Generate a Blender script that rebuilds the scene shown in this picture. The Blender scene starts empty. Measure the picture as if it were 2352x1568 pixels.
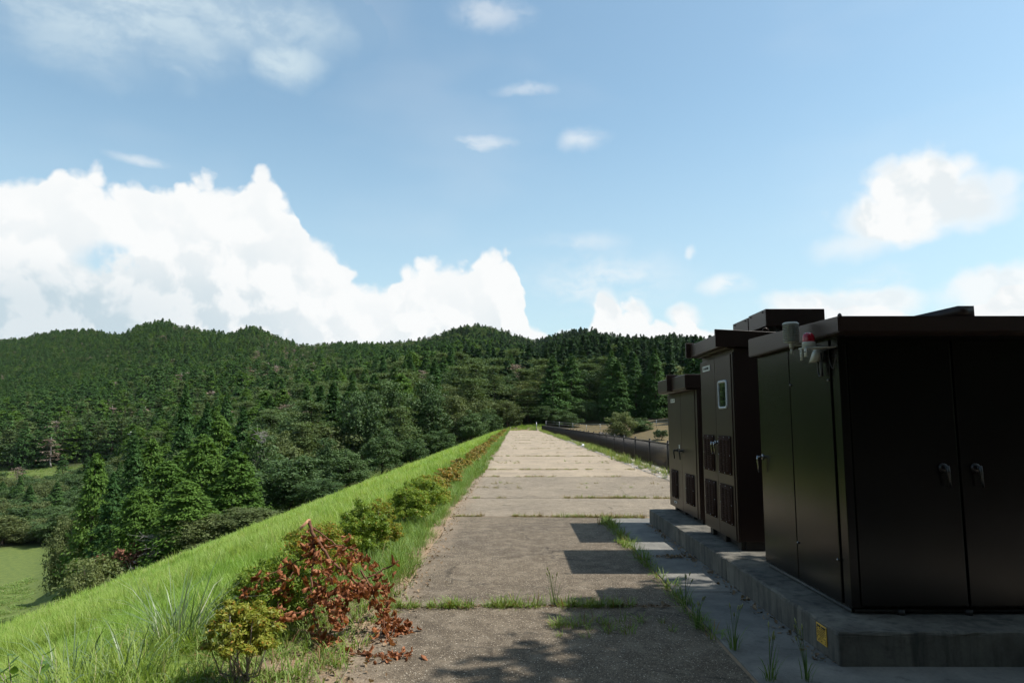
import bpy, bmesh, math, random
import numpy as np
from mathutils import Vector, Matrix

S = bpy.context.scene
COL = S.collection
RS = np.random.RandomState(7)
random.seed(7)

# ------------------------------------------------------------------ camera
CAM_H = 1.65
PITCH = math.atan(184 / 1568.0)
YAW = math.atan(7 / 1568.0)
cam_d = bpy.data.cameras.new('camera')
cam_d.sensor_width = 36.0
cam_d.lens = 24.0
cam_d.clip_start = 0.05
cam_d.clip_end = 20000.0
cam = bpy.data.objects.new('camera', cam_d)
cam.location = (0, 0, CAM_H)
cam.rotation_euler = (math.pi / 2 + PITCH, 0, YAW)
COL.objects.link(cam)
S.camera = cam

S.cycles.max_bounces = 5
S.cycles.diffuse_bounces = 2
S.cycles.glossy_bounces = 3
S.cycles.transmission_bounces = 3
S.cycles.transparent_max_bounces = 4
S.cycles.use_adaptive_sampling = True
S.cycles.adaptive_threshold = 0.02
S.cycles.use_denoising = True

# ------------------------------------------------------------------ light and exposure
SUN_EL = math.radians(57.0)
SUN_STRENGTH = 5.0
SKY_STRENGTH = 0.15
EXPOSURE = 0.4
S.view_settings.view_transform = 'Standard'
S.view_settings.look = 'None'
S.view_settings.exposure = EXPOSURE
S.view_settings.gamma = 1.0
S.view_settings.use_curve_mapping = False
sun_d = bpy.data.lights.new('sun', 'SUN')
sun_d.energy = SUN_STRENGTH
sun_d.angle = math.radians(0.53)
sun_d.color = (1.0, 0.955, 0.88)
sun = bpy.data.objects.new('sun', sun_d)
sun.rotation_euler = (0, math.pi / 2 - SUN_EL, 0)      # light comes from +X
sun.location = (30, 0, 40)
COL.objects.link(sun)


# ------------------------------------------------------------------ node helpers
class NT:
    def __init__(self, tree):
        self.t = tree
        self.n = tree.nodes
        self.l = tree.links

    def node(self, typ, **kw):
        n = self.n.new(typ)
        for k, v in kw.items():
            setattr(n, k, v)
        return n

    def put(self, sock, v):
        if v is None:
            return
        if isinstance(v, bpy.types.NodeSocket):
            self.l.new(v, sock)
        elif isinstance(v, (int, float)):
            sock.default_value = v
        else:
            v = tuple(v)
            try:
                sock.default_value = v
            except Exception:
                sock.default_value = v + (1.0,) if len(v) == 3 else v[:3]

    def m(self, op, a, b=None, c=None, clamp=False):
        n = self.node('ShaderNodeMath', operation=op, use_clamp=clamp)
        self.put(n.inputs[0], a)
        self.put(n.inputs[1], b)
        self.put(n.inputs[2], c)
        return n.outputs[0]

    def vm(self, op, a, b=None, scale=None):
        n = self.node('ShaderNodeVectorMath', operation=op)
        self.put(n.inputs[0], a)
        self.put(n.inputs[1], b)
        if scale is not None:
            self.put(n.inputs['Scale'], scale)
        return n.outputs[0]

    def step(self, v, lo, hi, a=0.0, b=1.0):
        n = self.node('ShaderNodeMapRange', interpolation_type='SMOOTHSTEP')
        self.put(n.inputs[0], v)
        self.put(n.inputs[1], lo)
        self.put(n.inputs[2], hi)
        self.put(n.inputs[3], a)
        self.put(n.inputs[4], b)
        return n.outputs[0]

    def lin(self, v, lo, hi, a=0.0, b=1.0):
        n = self.node('ShaderNodeMapRange')
        self.put(n.inputs[0], v)
        self.put(n.inputs[1], lo)
        self.put(n.inputs[2], hi)
        self.put(n.inputs[3], a)
        self.put(n.inputs[4], b)
        return n.outputs[0]

    def noise(self, vec, scale, detail=4.0, rough=0.5, lac=2.0, dist=0.0, color=False, dims='3D'):
        n = self.node('ShaderNodeTexNoise', noise_dimensions=dims)
        if vec is not None:
            self.put(n.inputs['Vector'], vec)
        n.inputs['Scale'].default_value = scale
        n.inputs['Detail'].default_value = detail
        n.inputs['Roughness'].default_value = rough
        n.inputs['Lacunarity'].default_value = lac
        n.inputs['Distortion'].default_value = dist
        return n.outputs['Color' if color else 'Fac']

    def voro(self, vec, scale, feature='F1', out='Distance', detail=0.0, rand=1.0, dims='3D'):
        n = self.node('ShaderNodeTexVoronoi', feature=feature, voronoi_dimensions=dims)
        self.put(n.inputs['Vector'], vec)
        n.inputs['Scale'].default_value = scale
        if 'Detail' in n.inputs:
            n.inputs['Detail'].default_value = detail
        n.inputs['Randomness'].default_value = rand
        return n.outputs[out]

    def mix(self, f, a, b, typ='MIX'):
        n = self.node('ShaderNodeMix', data_type='RGBA', blend_type=typ)
        self.put(n.inputs[0], f)
        self.put(n.inputs[6], a)
        self.put(n.inputs[7], b)
        return n.outputs[2]

    def curve(self, v, pts):
        n = self.node('ShaderNodeFloatCurve')
        c = n.mapping.curves[0]
        n.mapping.use_clip = False
        pts = sorted(pts)
        c.points[0].location = pts[0]
        c.points[1].location = pts[-1]
        for p in pts[1:-1]:
            c.points.new(*p)
        for p in c.points:
            p.handle_type = 'AUTO_CLAMPED'
        n.mapping.update()
        self.put(n.inputs['Value'], v)
        return n.outputs[0]

    def ramp(self, v, stops, interp='LINEAR'):
        n = self.node('ShaderNodeValToRGB')
        r = n.color_ramp
        r.interpolation = interp
        while len(r.elements) < len(stops):
            r.elements.new(0.5)
        for e, (p, c) in zip(r.elements, stops):
            e.position = p
            e.color = tuple(c) + (1.0,) if len(c) == 3 else c
        self.put(n.inputs[0], v)
        return n.outputs[0]

    def comb(self, x, y, z):
        n = self.node('ShaderNodeCombineXYZ')
        self.put(n.inputs[0], x)
        self.put(n.inputs[1], y)
        self.put(n.inputs[2], z)
        return n.outputs[0]

    def sep(self, v):
        n = self.node('ShaderNodeSeparateXYZ')
        self.put(n.inputs[0], v)
        return n.outputs


# ------------------------------------------------------------------ world: Nishita sky with cumulus
def view_dir(vx, vy):
    """Direction (azimuth from +Y clockwise, elevation) of a spot of sky, photo scaled to 2352 wide."""
    d = Vector(((vx - 1176) / 1568.0, (784 - vy) / 1568.0, -1.0))
    d = cam.rotation_euler.to_matrix() @ d
    d.normalize()
    return math.atan2(d.x, d.y), math.asin(d.z)


world = bpy.data.worlds.new('World')
S.world = world
world.use_nodes = True
world.cycles.sampling_method = 'MANUAL'
world.cycles.sample_map_resolution = 512
W = NT(world.node_tree)
W.n.clear()
sky = W.node('ShaderNodeTexSky', sky_type='NISHITA')
sky.sun_disc = False
sky.sun_elevation = SUN_EL
sky.sun_rotation = math.radians(90.0)
sky.altitude = 200.0
sky.air_density = 1.0
sky.dust_density = 1.0
sky.ozone_density = 0.0
tc = W.node('ShaderNodeTexCoord')
dirv = W.vm('NORMALIZE', tc.outputs['Generated'])
AZ0, AZ1 = -0.75, 0.75


def bank(points):
    out = []
    for vx, vy in points:
        a, e = view_dir(vx, vy)
        out.append(((a - AZ0) / (AZ1 - AZ0), e))
    return out


# the sky is drawn in azimuth and elevation; billows displace them, so outlines are cauliflower-like at several sizes
gx0, gy0, gz0 = W.sep(dirv)
az_raw = W.m('ARCTAN2', gx0, gy0)
el_raw = W.m('ARCSINE', gz0)
q0 = W.comb(az_raw, el_raw, 0.0)
wn = W.noise(q0, 9.0, 4.0, 0.55, color=True, dims='2D')
wx_, wy_, wz_ = W.sep(wn)
az = W.m('MULTIPLY_ADD', W.m('SUBTRACT', wx_, 0.5), 0.042, az_raw)
el = W.m('MULTIPLY_ADD', W.m('SUBTRACT', wy_, 0.5), 0.032, el_raw)
dw = W.comb(az, el, 0.0)
b1 = W.voro(dw, 20.0, 'F1', detail=1.0, dims='2D')
b1 = W.m('MINIMUM', W.m('MULTIPLY', b1, b1), 0.55)
b2 = W.noise(q0, 42.0, 4.0, 0.62, dims='2D')
u = W.lin(az, AZ0, AZ1)
billow = W.m('ADD', W.m('MULTIPLY', W.m('SUBTRACT', 0.22, b1), 0.036), W.m('MULTIPLY', W.m('SUBTRACT', b2, 0.5), 0.018))
# the cloud bank over the hills: height of its top by azimuth
top = W.curve(u, bank([(-700, 470), (-300, 440), (-60, 400), (60, 385), (150, 385), (205, 378), (245, 402), (262, 425),
                       (330, 412), (480, 398), (555, 420), (578, 396), (615, 390), (650, 440), (690, 470), (700, 520), (760, 545),
                       (800, 595), (850, 640), (905, 635), (935, 598), (1010, 590), (1070, 600), (1105, 568), (1165, 566), (1190, 640),
                       (1210, 735), (1255, 760), (1330, 752), (1365, 690), (1395, 655), (1430, 700), (1465, 680), (1500, 750),
                       (1545, 730), (1590, 698), (1630, 755), (1740, 765), (1800, 690), (1850, 668), (1950, 665), (2060, 690),
                       (2120, 745), (2190, 700), (2260, 650), (2330, 612), (2450, 600), (2700, 640), (3000, 600)]))
d1 = W.m('ADD', W.m('SUBTRACT', top, el), billow)
m1 = W.step(d1, -0.005, 0.012)
# gaps in the bank where blue shows
hole = wz_
ha, he = view_dir(245, 590)
hr = W.m('SQRT', W.m('ADD', W.m('POWER', W.m('DIVIDE', W.m('SUBTRACT', az, ha), 0.048), 2.0), W.m('POWER', W.m('DIVIDE', W.m('SUBTRACT', el, he), 0.026), 2.0)))
hm = W.m('MULTIPLY', W.step(hr, 0.35, 0.95, 0.85, 0.0), W.step(W.m('ADD', hole, W.m('MULTIPLY', b2, 0.25)), 0.54, 0.70))
m1 = W.m('MULTIPLY', m1, W.m('SUBTRACT', 1.0, hm))


def puff(cx, cy, rx, ry, soft, amount, flat=1.0):
    a, e = view_dir(cx, cy)
    ex = W.m('DIVIDE', W.m('SUBTRACT', az, a), rx / 1568.0)
    ey = W.m('DIVIDE', W.m('SUBTRACT', el, e), ry / 1568.0)
    r = W.m('SQRT', W.m('ADD', W.m('MULTIPLY', ex, ex), W.m('MULTIPLY', ey, ey)))
    r = W.m('SUBTRACT', r, W.m('MULTIPLY', billow, 9.0 * flat))
    return W.m('MULTIPLY', W.step(r, 1.0 - soft, 1.0 + soft * 0.4, 1.0, 0.0), amount)


def screen(a, b):
    return W.m('MAXIMUM', a, b)


# single cumulus on the right
m2 = puff(2105, 425, 100, 76, 0.3, 1.0)
m2 = screen(m2, puff(2060, 500, 132, 70, 0.4, 1.0))
m2 = screen(m2, puff(2185, 462, 108, 64, 0.5, 0.97))
m2 = screen(m2, puff(1990, 555, 110, 36, 0.8, 0.7))
m2 = screen(m2, puff(2285, 425, 42, 36, 0.6, 0.7))
for c_ in ((1395, 715, 38, 70), (1468, 728, 40, 50), (1585, 738, 46, 50), (1870, 702, 110, 44), (1990, 705, 110, 44), (2290, 668, 110, 60), (2350, 640, 70, 50)):
    m2 = screen(m2, puff(c_[0], c_[1], c_[2], c_[3] * 0.95, 0.45, 0.85))
# torn altocumulus at the upper left
st = W.noise(W.vm('MULTIPLY', dw, (1.0, 2.2, 1.0)), 9.0, 6.0, 0.62, dims='2D')
sta = W.step(st, 0.34, 0.66)
m3 = puff(250, -30, 330, 150, 0.75, 0.9, 0.6)
m3 = screen(m3, puff(560, 40, 260, 75, 0.8, 0.8, 0.6))
m3 = screen(m3, puff(655, 135, 95, 55, 0.75, 0.85, 0.7))
m3 = screen(m3, puff(200, 95, 190, 70, 0.9, 0.6, 0.6))
m3 = screen(m3, puff(420, 170, 30, 14, 0.9, 0.4))
m3 = W.m('MULTIPLY', m3, W.m('ADD', 0.45, W.m('MULTIPLY', sta, 0.55)))
# thin streaks
ws = st
m4 = puff(1110, 328, 75, 20, 0.9, 0.55)
m4 = screen(m4, puff(1335, 320, 60, 22, 0.9, 0.6))
m4 = screen(m4, puff(1210, 205, 75, 16, 0.9, 0.4))
m4 = screen(m4, puff(1130, 35, 100, 40, 0.9, 0.45))
m4 = screen(m4, puff(320, 365, 65, 14, 0.9, 0.5))
m4 = screen(m4, puff(1390, 645, 190, 75, 1.0, 0.6, 0.5))
m4 = screen(m4, puff(1330, 560, 120, 24, 1.0, 0.4))
m4 = screen(m4, puff(1670, 655, 70, 26, 0.9, 0.75))
m4 = screen(m4, puff(1580, 572, 14, 16, 0.8, 0.6))
m4 = screen(m4, puff(2030, 650, 70, 30, 0.9, 0.55))
m4 = W.m('MULTIPLY', m4, W.step(ws, 0.3, 0.62))
# a light veil drifting over the whole sky
veil = W.m('MULTIPLY', W.step(W.noise(W.vm('MULTIPLY', q0, (1.0, 2.4, 1.0)), 2.6, 3.0, 0.55, dims='2D'), 0.40, 0.8), 0.10)
mask = screen(screen(m1, m2), screen(screen(m3, m4), veil))
# cloud light: sunlit upper right flanks, slightly blue-grey hollows and bases
rel = W.step(d1, 0.0, 0.22)
rl0 = W.noise(dw, 15.0, 4.0, 0.55, dims='2D')
rl1 = W.noise(W.vm('ADD', dw, (0.016, 0.020, 0.0)), 15.0, 4.0, 0.55, dims='2D')
relief = W.step(W.m('SUBTRACT', rl1, rl0), -0.09, 0.12)
shade = W.m('MULTIPLY', W.m('MULTIPLY_ADD', W.m('MAXIMUM', rel, W.m('MULTIPLY', W.step(m2, 0.6, 1.0), 0.55)), 0.56, 0.06), relief)
lowr = W.step(el, 0.215, 0.135)
shade = W.m('ADD', shade, W.m('MULTIPLY', lowr, W.step(az, -0.28, -0.62, 0.0, 0.60)), clamp=True)
CG = 2.0 ** -EXPOSURE
ccol = W.mix(shade, (0.97 * CG, 0.985 * CG, 0.985 * CG), (0.58 * CG, 0.70 * CG, 0.77 * CG))
ccol = W.mix(W.m('GREATER_THAN', m3, W.m('MAXIMUM', m1, m2)), ccol, (0.66 * CG, 0.79 * CG, 0.86 * CG))
skyc = W.mix(1.0, sky.outputs[0], (SKY_STRENGTH * 0.96, SKY_STRENGTH * 1.07, SKY_STRENGTH * 0.95), 'MULTIPLY')
hzf = W.step(el_raw, 0.48, 0.02, 0.0, 0.62)
skyc = W.mix(hzf, skyc, (0.56 * CG, 0.71 * CG, 0.82 * CG))
fin = W.mix(mask, skyc, ccol)
bg = W.node('ShaderNodeBackground')
W.put(bg.inputs['Color'], fin)
bg.inputs['Strength'].default_value = 1.0
wo = W.node('ShaderNodeOutputWorld')
W.l.new(bg.outputs[0], wo.inputs['Surface'])


# ------------------------------------------------------------------ material helpers
def new_mat(name):
    m = bpy.data.materials.new(name)
    m.use_nodes = True
    t = NT(m.node_tree)
    t.n.clear()
    out = t.node('ShaderNodeOutputMaterial')
    return m, t, out


def principled(t, out, color, rough=0.6, spec=0.5, metal=0.0, normal=None):
    p = t.node('ShaderNodeBsdfPrincipled')
    t.put(p.inputs['Base Color'], color)
    t.put(p.inputs['Roughness'], rough)
    p.inputs['Specular IOR Level'].default_value = spec
    p.inputs['Metallic'].default_value = metal
    if normal is not None:
        t.l.new(normal, p.inputs['Normal'])
    if out is not None:
        t.l.new(p.outputs[0], out.inputs['Surface'])
    return p


def bump(t, h, strength=0.5, dist=0.01):
    b = t.node('ShaderNodeBump')
    b.inputs['Strength'].default_value = strength
    b.inputs['Distance'].default_value = dist
    t.l.new(h, b.inputs['Height'])
    return b.outputs[0]


def pos(t):
    return t.node('ShaderNodeNewGeometry').outputs['Position']


def leaf_mat(name, c1, c2, trans=0.3, rough=0.55, spec=0.3, objvar=0.6, c3=None, c3amt=0.0, drift=None):
    m, t, out = new_mat(name)
    ri = t.node('ShaderNodeNewGeometry').outputs['Random Per Island']
    ro = t.node('ShaderNodeObjectInfo').outputs['Random']
    f = t.m('ADD', t.m('MULTIPLY', ro, objvar), t.m('MULTIPLY', ri, 1.0 - objvar))
    col = t.mix(f, c1, c2)
    if c3 is not None:
        col = t.mix(t.step(t.m('FRACT', t.m('MULTIPLY', t.m('ADD', ri, ro), 7.31)), 1.0 - c3amt, 1.0 - c3amt + 0.02), col, c3)
    if drift is not None:
        dn_ = t.noise(t.vm('MULTIPLY', pos(t), (1.0, 1.0, 0.0)), 0.33, 5.0, 0.62)
        col = t.mix(t.step(dn_, 0.42, 0.66, 0.0, 0.75), col, drift)
    p = principled(t, None, col, rough, spec)
    tr = t.node('ShaderNodeBsdfTranslucent')
    t.put(tr.inputs['Color'], t.mix(1.0, col, (1.25, 1.2, 0.55), 'MULTIPLY'))
    mx = t.node('ShaderNodeMixShader')
    mx.inputs[0].default_value = trans
    t.l.new(p.outputs[0], mx.inputs[1])
    t.l.new(tr.outputs[0], mx.inputs[2])
    t.l.new(mx.outputs[0], out.inputs['Surface'])
    return m


def plain_mat(name, c1, c2, scale=8.0, rough=0.6, spec=0.4, metal=0.0, bmp=0.0, detail=5.0):
    m, t, out = new_mat(name)
    p = pos(t)
    n = t.noise(p, scale, detail, 0.6)
    col = t.mix(t.step(n, 0.3, 0.7), c1, c2)
    nor = bump(t, t.noise(p, scale * 6, 4.0, 0.6), bmp, 0.01) if bmp else None
    principled(t, out, col, rough, spec, metal, nor)
    return m


# ------------------------------------------------------------------ mesh helpers
def mesh_np(name, verts, faces, mats=(), midx=None, smooth=False):
    """verts (n,3) array; faces: list of (m,k) int arrays."""
    verts = np.asarray(verts, dtype=np.float32).reshape(-1, 3)
    me = bpy.data.meshes.new(name)
    me.vertices.add(len(verts))
    me.vertices.foreach_set('co', verts.ravel())
    faces = [np.asarray(f, dtype=np.int32) for f in faces if len(f)]
    loops = np.concatenate([f.ravel() for f in faces])
    starts = []
    s = 0
    for f in faces:
        k = f.shape[1]
        starts.append(s + np.arange(len(f)) * k)
        s += f.size
    starts = np.concatenate(starts).astype(np.int32)
    me.loops.add(len(loops))
    me.loops.foreach_set('vertex_index', loops)
    me.polygons.add(len(starts))
    me.polygons.foreach_set('loop_start', starts)
    for m in mats:
        me.materials.append(m)
    if midx is not None:
        me.polygons.foreach_set('material_index', np.concatenate([np.full(len(f), i, np.int32) for f, i in zip(faces, midx)]))
    if smooth:
        me.polygons.foreach_set('use_smooth', np.ones(len(starts), bool))
    me.update(calc_edges=True)
    return me


class MB:
    """Collects boxes, tubes, cards, lathes; build() links ONE mesh object."""

    def __init__(self):
        self.v = []
        self.f = {3: [], 4: []}
        self.n = 0

    def add(self, verts, faces):
        verts = np.asarray(verts, dtype=np.float64).reshape(-1, 3)
        self.v.append(verts)
        for f in faces:
            f = np.asarray(f, dtype=np.int64)
            if len(f):
                self.f[f.shape[1]].append(f + self.n)
        self.n += len(verts)
        return self

    def box(self, x0, x1, y0, y1, z0, z1):
        v = [(x, y, z) for z in (z0, z1) for y in (y0, y1) for x in (x0, x1)]
        f = [(0, 2, 3, 1), (4, 5, 7, 6), (0, 1, 5, 4), (2, 6, 7, 3), (0, 4, 6, 2), (1, 3, 7, 5)]
        return self.add(v, [f])

    def hexa(self, v):
        f = [(0, 2, 3, 1), (4, 5, 7, 6), (0, 1, 5, 4), (2, 6, 7, 3), (0, 4, 6, 2), (1, 3, 7, 5)]
        return self.add(v, [f])

    def tube(self, pts, radii, n=6, cap=True):
        P = np.asarray(pts, float)
        k = len(P)
        R = np.broadcast_to(np.asarray(radii, float), (k,))
        T = np.gradient(P, axis=0)
        T /= np.linalg.norm(T, axis=1)[:, None] + 1e-9
        ref = np.array([0.31, 0.17, 0.93]) if abs(T[0] @ np.array([0.31, 0.17, 0.93])) < 0.9 else np.array([1.0, 0.1, 0.0])
        A = np.cross(T, ref)
        A /= np.linalg.norm(A, axis=1)[:, None] + 1e-9
        B = np.cross(T, A)
        th = np.arange(n) * 2 * math.pi / n
        ring = P[:, None] + R[:, None, None] * (np.cos(th)[None, :, None] * A[:, None] + np.sin(th)[None, :, None] * B[:, None])
        v = ring.reshape(-1, 3)
        i = np.arange(k - 1)[:, None] * n
        j = np.arange(n)[None]
        q = np.stack([i + j, i + (j + 1) % n, i + n + (j + 1) % n, i + n + j], -1).reshape(-1, 4)
        fs = [q]
        if cap:
            v = np.vstack([v, P[0], P[-1]])
            a, b = k * n, k * n + 1
            j = np.arange(n)
            fs.append(np.stack([(j + 1) % n, j, np.full(n, a)], -1))
            fs.append(np.stack([(k - 1) * n + j, (k - 1) * n + (j + 1) % n, np.full(n, b)], -1))
        return self.add(v, fs)

    def lathe(self, c, prof, n=20):
        """profile [(r,z)...] turned about the vertical through c."""
        prof = np.asarray(prof, float)
        th = np.arange(n) * 2 * math.pi / n
        v = np.stack([c[0] + prof[:, 0][:, None] * np.cos(th), c[1] + prof[:, 0][:, None] * np.sin(th),
                      np.repeat((c[2] + prof[:, 1])[:, None], n, 1)], -1).reshape(-1, 3)
        k = len(prof)
        i = np.arange(k - 1)[:, None] * n
        j = np.arange(n)[None]
        q = np.stack([i + j, i + (j + 1) % n, i + n + (j + 1) % n, i + n + j], -1).reshape(-1, 4)
        return self.add(v, [q])

    def cards(self, C, N, size, asp=0.5, rs=None, bend=0.15, T=None):
        rs = rs or RS
        C = np.asarray(C, float)
        n = len(C)
        N = N / (np.linalg.norm(N, axis=1)[:, None] + 1e-9)
        if T is None:
            T = rs.normal(size=(n, 3))
        T = T - (T * N).sum(1)[:, None] * N
        T /= np.linalg.norm(T, axis=1)[:, None] + 1e-9
        Bv = np.cross(N, T)
        s = np.broadcast_to(np.asarray(size, float), (n,))[:, None]
        v = np.stack([C - T * s, C + Bv * s * asp - N * s * bend, C + T * s, C - Bv * s * asp - N * s * bend], 1).reshape(-1, 3)
        return self.add(v, [np.arange(4 * n).reshape(-1, 4)])

    def blades(self, base, length, width, lean, az, rs=None, curl=1.0):
        """grass blades: base (n,3), curved strips of three segments."""
        base = np.asarray(base, float)
        n = len(base)
        d = np.stack([np.cos(az), np.sin(az), np.zeros(n)], 1)
        sd = np.stack([-np.sin(az), np.cos(az), np.zeros(n)], 1)
        L = length[:, None]
        w = width[:, None]
        up = np.array([0, 0, 1.0])
        vs = []
        for t, wf in ((0.0, 1.0), (0.4, 0.9), (0.75, 0.6), (1.0, 0.0)):
            c = base + up * L * t * (1 - 0.45 * curl * (lean[:, None] * t) ** 2) + d * L * lean[:, None] * t ** 1.8
            if wf > 0:
                vs += [c - sd * w * wf * 0.5, c + sd * w * wf * 0.5]
            else:
                vs += [c]
        v = np.stack(vs, 1)
        i = np.arange(n)[:, None] * 7
        q = np.concatenate([i + np.array([[0, 1, 3, 2]]), i + np.array([[2, 3, 5, 4]])], 0)
        tr = i + np.array([[4, 5, 6]])
        return self.add(v.reshape(-1, 3), [q, tr])

    def arrays(self):
        return np.vstack(self.v), [np.concatenate(self.f[k]) for k in (4, 3) if self.f[k]]

    def mesh(self, name, mat, smooth=False):
        v, f = self.arrays()
        return mesh_np(name, v, f, [mat], None, smooth)

    def build(self, name, mat, parent=None, smooth=False):
        v, f = self.arrays()
        if parent is not None:
            v = v - np.array(parent.location)
        me = mesh_np(name, v, f, [mat], None, smooth)
        return link(name, me, parent)


def link(name, me, parent=None, loc=None):
    o = bpy.data.objects.new(name, me)
    COL.objects.link(o)
    if parent is not None:
        o.parent = parent
    if loc is not None:
        o.location = loc
    return o


def sub(o_parent_part, name, me_builder, mat, root, smooth=False):
    """sub-part: child of a part whose own origin sits at the root's origin."""
    v, f = me_builder.arrays()
    me = mesh_np(name, v - np.array(root.location), f, [mat], None, smooth)
    return link(name, me, o_parent_part)


def tag(o, label=None, cat=None, group=None, kind=None):
    if label:
        o['label'] = label
    if cat:
        o['category'] = cat
    if group:
        o['group'] = group
    if kind:
        o['kind'] = kind
    return o


def thing(name, label, cat, loc, group=None, rz=0.0):
    o = bpy.data.objects.new(name, None)
    o.empty_display_size = 0.2
    COL.objects.link(o)
    o.location = loc
    o.rotation_euler = (0, 0, rz)
    bpy.context.view_layer.update()
    return tag(o, label, cat, group)


def bevel_box(name, x0, x1, y0, y1, z0, z1, mat, parent, root=None, bev=0.004, seg=2):
    root = root or parent
    bm = bmesh.new()
    bmesh.ops.create_cube(bm, size=1.0)
    for v in bm.verts:
        v.co = ((x0 + x1) / 2 + v.co.x * (x1 - x0), (y0 + y1) / 2 + v.co.y * (y1 - y0), (z0 + z1) / 2 + v.co.z * (z1 - z0))
    if bev:
        bmesh.ops.bevel(bm, geom=list(bm.edges), offset=bev, segments=seg, profile=0.5, affect='EDGES')
    if root is not None:
        bmesh.ops.translate(bm, verts=bm.verts, vec=-Vector(root.location))
    me = bpy.data.meshes.new(name)
    bm.to_mesh(me)
    bm.free()
    me.materials.append(mat)
    return link(name, me, parent)


# ------------------------------------------------------------------ terrain height
def vnoise(x, y, s, seed=0):
    """cheap smooth noise from sines, about -1..1"""
    rs = np.random.RandomState(seed)
    out = 0
    for k in range(5):
        a = rs.uniform(0, 6.28)
        f = s * (0.6 + 0.35 * k)
        out = out + np.sin((x * math.cos(a) + y * math.sin(a)) * f + rs.uniform(0, 6.28)) / (1 + 0.5 * k)
    return out / 2.4


DK = np.array([0, 60, 75, 90, 110, 131, 150, 200, 260, 330.0])
COLS = [  # photo column (2352 wide): ground height at those depths, ridge depth
    (-700, [-25, -20, -20, -20, -20, -20, -20, -20, -14, 0], 850),
    (0, [-25, -20, -20, -20, -20, -20, -20, -19.5, -12, 2], 850),
    (110, [-25, -20, -20, -20, -20, -20, -20, -19, -11, 4], 800),
    (235, [-25, -19, -17, -17, -18, -19, -19, -17, -9, 7], 700),
    (400, [-25, -19, -16, -14, -14, -14, -14, -11, -3, 12], 640),
    (550, [-25, -20, -15, -13, -11, -10, -9, -6, 2, 15], 640),
    (700, [-25, -22, -17, -12, -8, -6, -4, 0, 6, 13], 660),
    (900, [-25, -25, -22, -14, -6, -2, 0, 6, 12, 19], 680),
    (1085, [-25, -25, -25, -20, -8, -1, 2, 9, 17, 27], 620),
    (1230, [-25, -25, -25, -22, -10, 0, 3, 8, 14, 21], 660),
    (1350, [-25, -25, -22, -15, -6, -0.5, 3, 11, 20, 29], 520),
    (1500, [-25, -20, -12, -4, -1.5, 0.8, 4, 11, 17, 24], 460),
    (1700, [-25, -16, -8, -3, -1, 2, 5, 11, 17, 24], 440),
    (3000, [-25, -16, -8, -3, -1, 2, 5, 11, 17, 24], 440),
]
SKYL = [(-700, 760), (0, 757), (100, 750), (200, 752), (272, 764), (300, 745), (345, 731), (370, 730), (400, 742), (470, 752), (530, 760),
        (560, 741), (585, 744), (615, 757), (690, 786), (800, 780), (860, 783), (950, 777), (1010, 760), (1060, 742), (1090, 738),
        (1150, 752), (1230, 782), (1265, 770), (1300, 758), (1350, 750), (1420, 766), (1500, 760), (1560, 755), (1620, 770), (1700, 776),
        (2000, 770), (3000, 768)]
AZF = np.radians(np.arange(-50, 50.01, 0.5))
RG = np.geomspace(20, 3200, 240)


def _profile():
    xs = 1183 + 1568 * np.tan(AZF)
    cx = np.array([c[0] for c in COLS], float)
    ct = np.array([c[1] for c in COLS], float)
    cr = np.array([c[2] for c in COLS], float)
    sk = np.interp(xs, [s[0] for s in SKYL], [s[1] for s in SKYL])
    out = np.zeros((len(AZF), len(RG)))
    for i, a in enumerate(AZF):
        zz = [np.interp(xs[i], cx, ct[:, k]) for k in range(len(DK))]
        R = np.interp(xs[i], cx, cr)
        Zr = CAM_H + (968 - sk[i]) / 1568 * R - 11.0
        D = list(DK) + [330 + (R - 330) * 0.45, R, R * 1.12, R * 1.4, 3000]
        Z = list(zz) + [zz[-1] + (Zr - zz[-1]) * 0.36, Zr, Zr * 0.93, Zr * 0.7, Zr * 0.6]
        out[i] = np.interp(RG * math.cos(a), D, Z)
    return out


PROF = _profile()
ROUND_AZ = np.radians([-180, -135, -90, -65, 65, 90, 135, 180])
ROUND = [([0, 24, 40, 100, 300, 600, 3000], [-25, -2, 3, 25, 80, 95, 90]), ([0, 40, 60, 150, 400, 3000], [-25, -22, -8, 15, 70, 90]),
         ([0, 150, 300, 600, 3000], [-25, -20, 10, 80, 90]), ([0, 150, 260, 700, 3000], [-25, -20, -5, 90, 85]),
         ([0, 90, 150, 300, 450, 3000], [-25, -10, 6, 36, 50, 45]), ([0, 120, 200, 400, 3000], [-25, -10, 20, 60, 60]),
         ([0, 24, 40, 150, 400, 3000], [-25, -6, 2, 30, 70, 80]), ([0, 24, 40, 100, 300, 600, 3000], [-25, -2, 3, 25, 80, 95, 90])]
RPROF = np.array([np.interp(RG, a, b) for a, b in ROUND])
ALL_AZ = np.concatenate([ROUND_AZ[:4], AZF, ROUND_AZ[4:]])
ALL_P = np.vstack([RPROF[:4], PROF, RPROF[4:]])


def dam_z(x, y):
    z = np.where(x > -2.4, -0.009, np.where(x > -22, -0.009 + 0.375 * (x + 2.4), -7.37 + 0.5 * (x + 22)))
    z = np.maximum(z, -20.0 + 0.02 * (x + 48) * (x < -48))
    wide = np.where(y < 3.0, 5.3 + np.clip((3.0 - y) * 1.2, 0, 9), 5.3)     # the crest widens behind the camera
    zr = -0.02 - 0.42 * (x - wide)
    z = np.where(x > wide, np.maximum(zr, -9.0), z)
    return z


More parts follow.
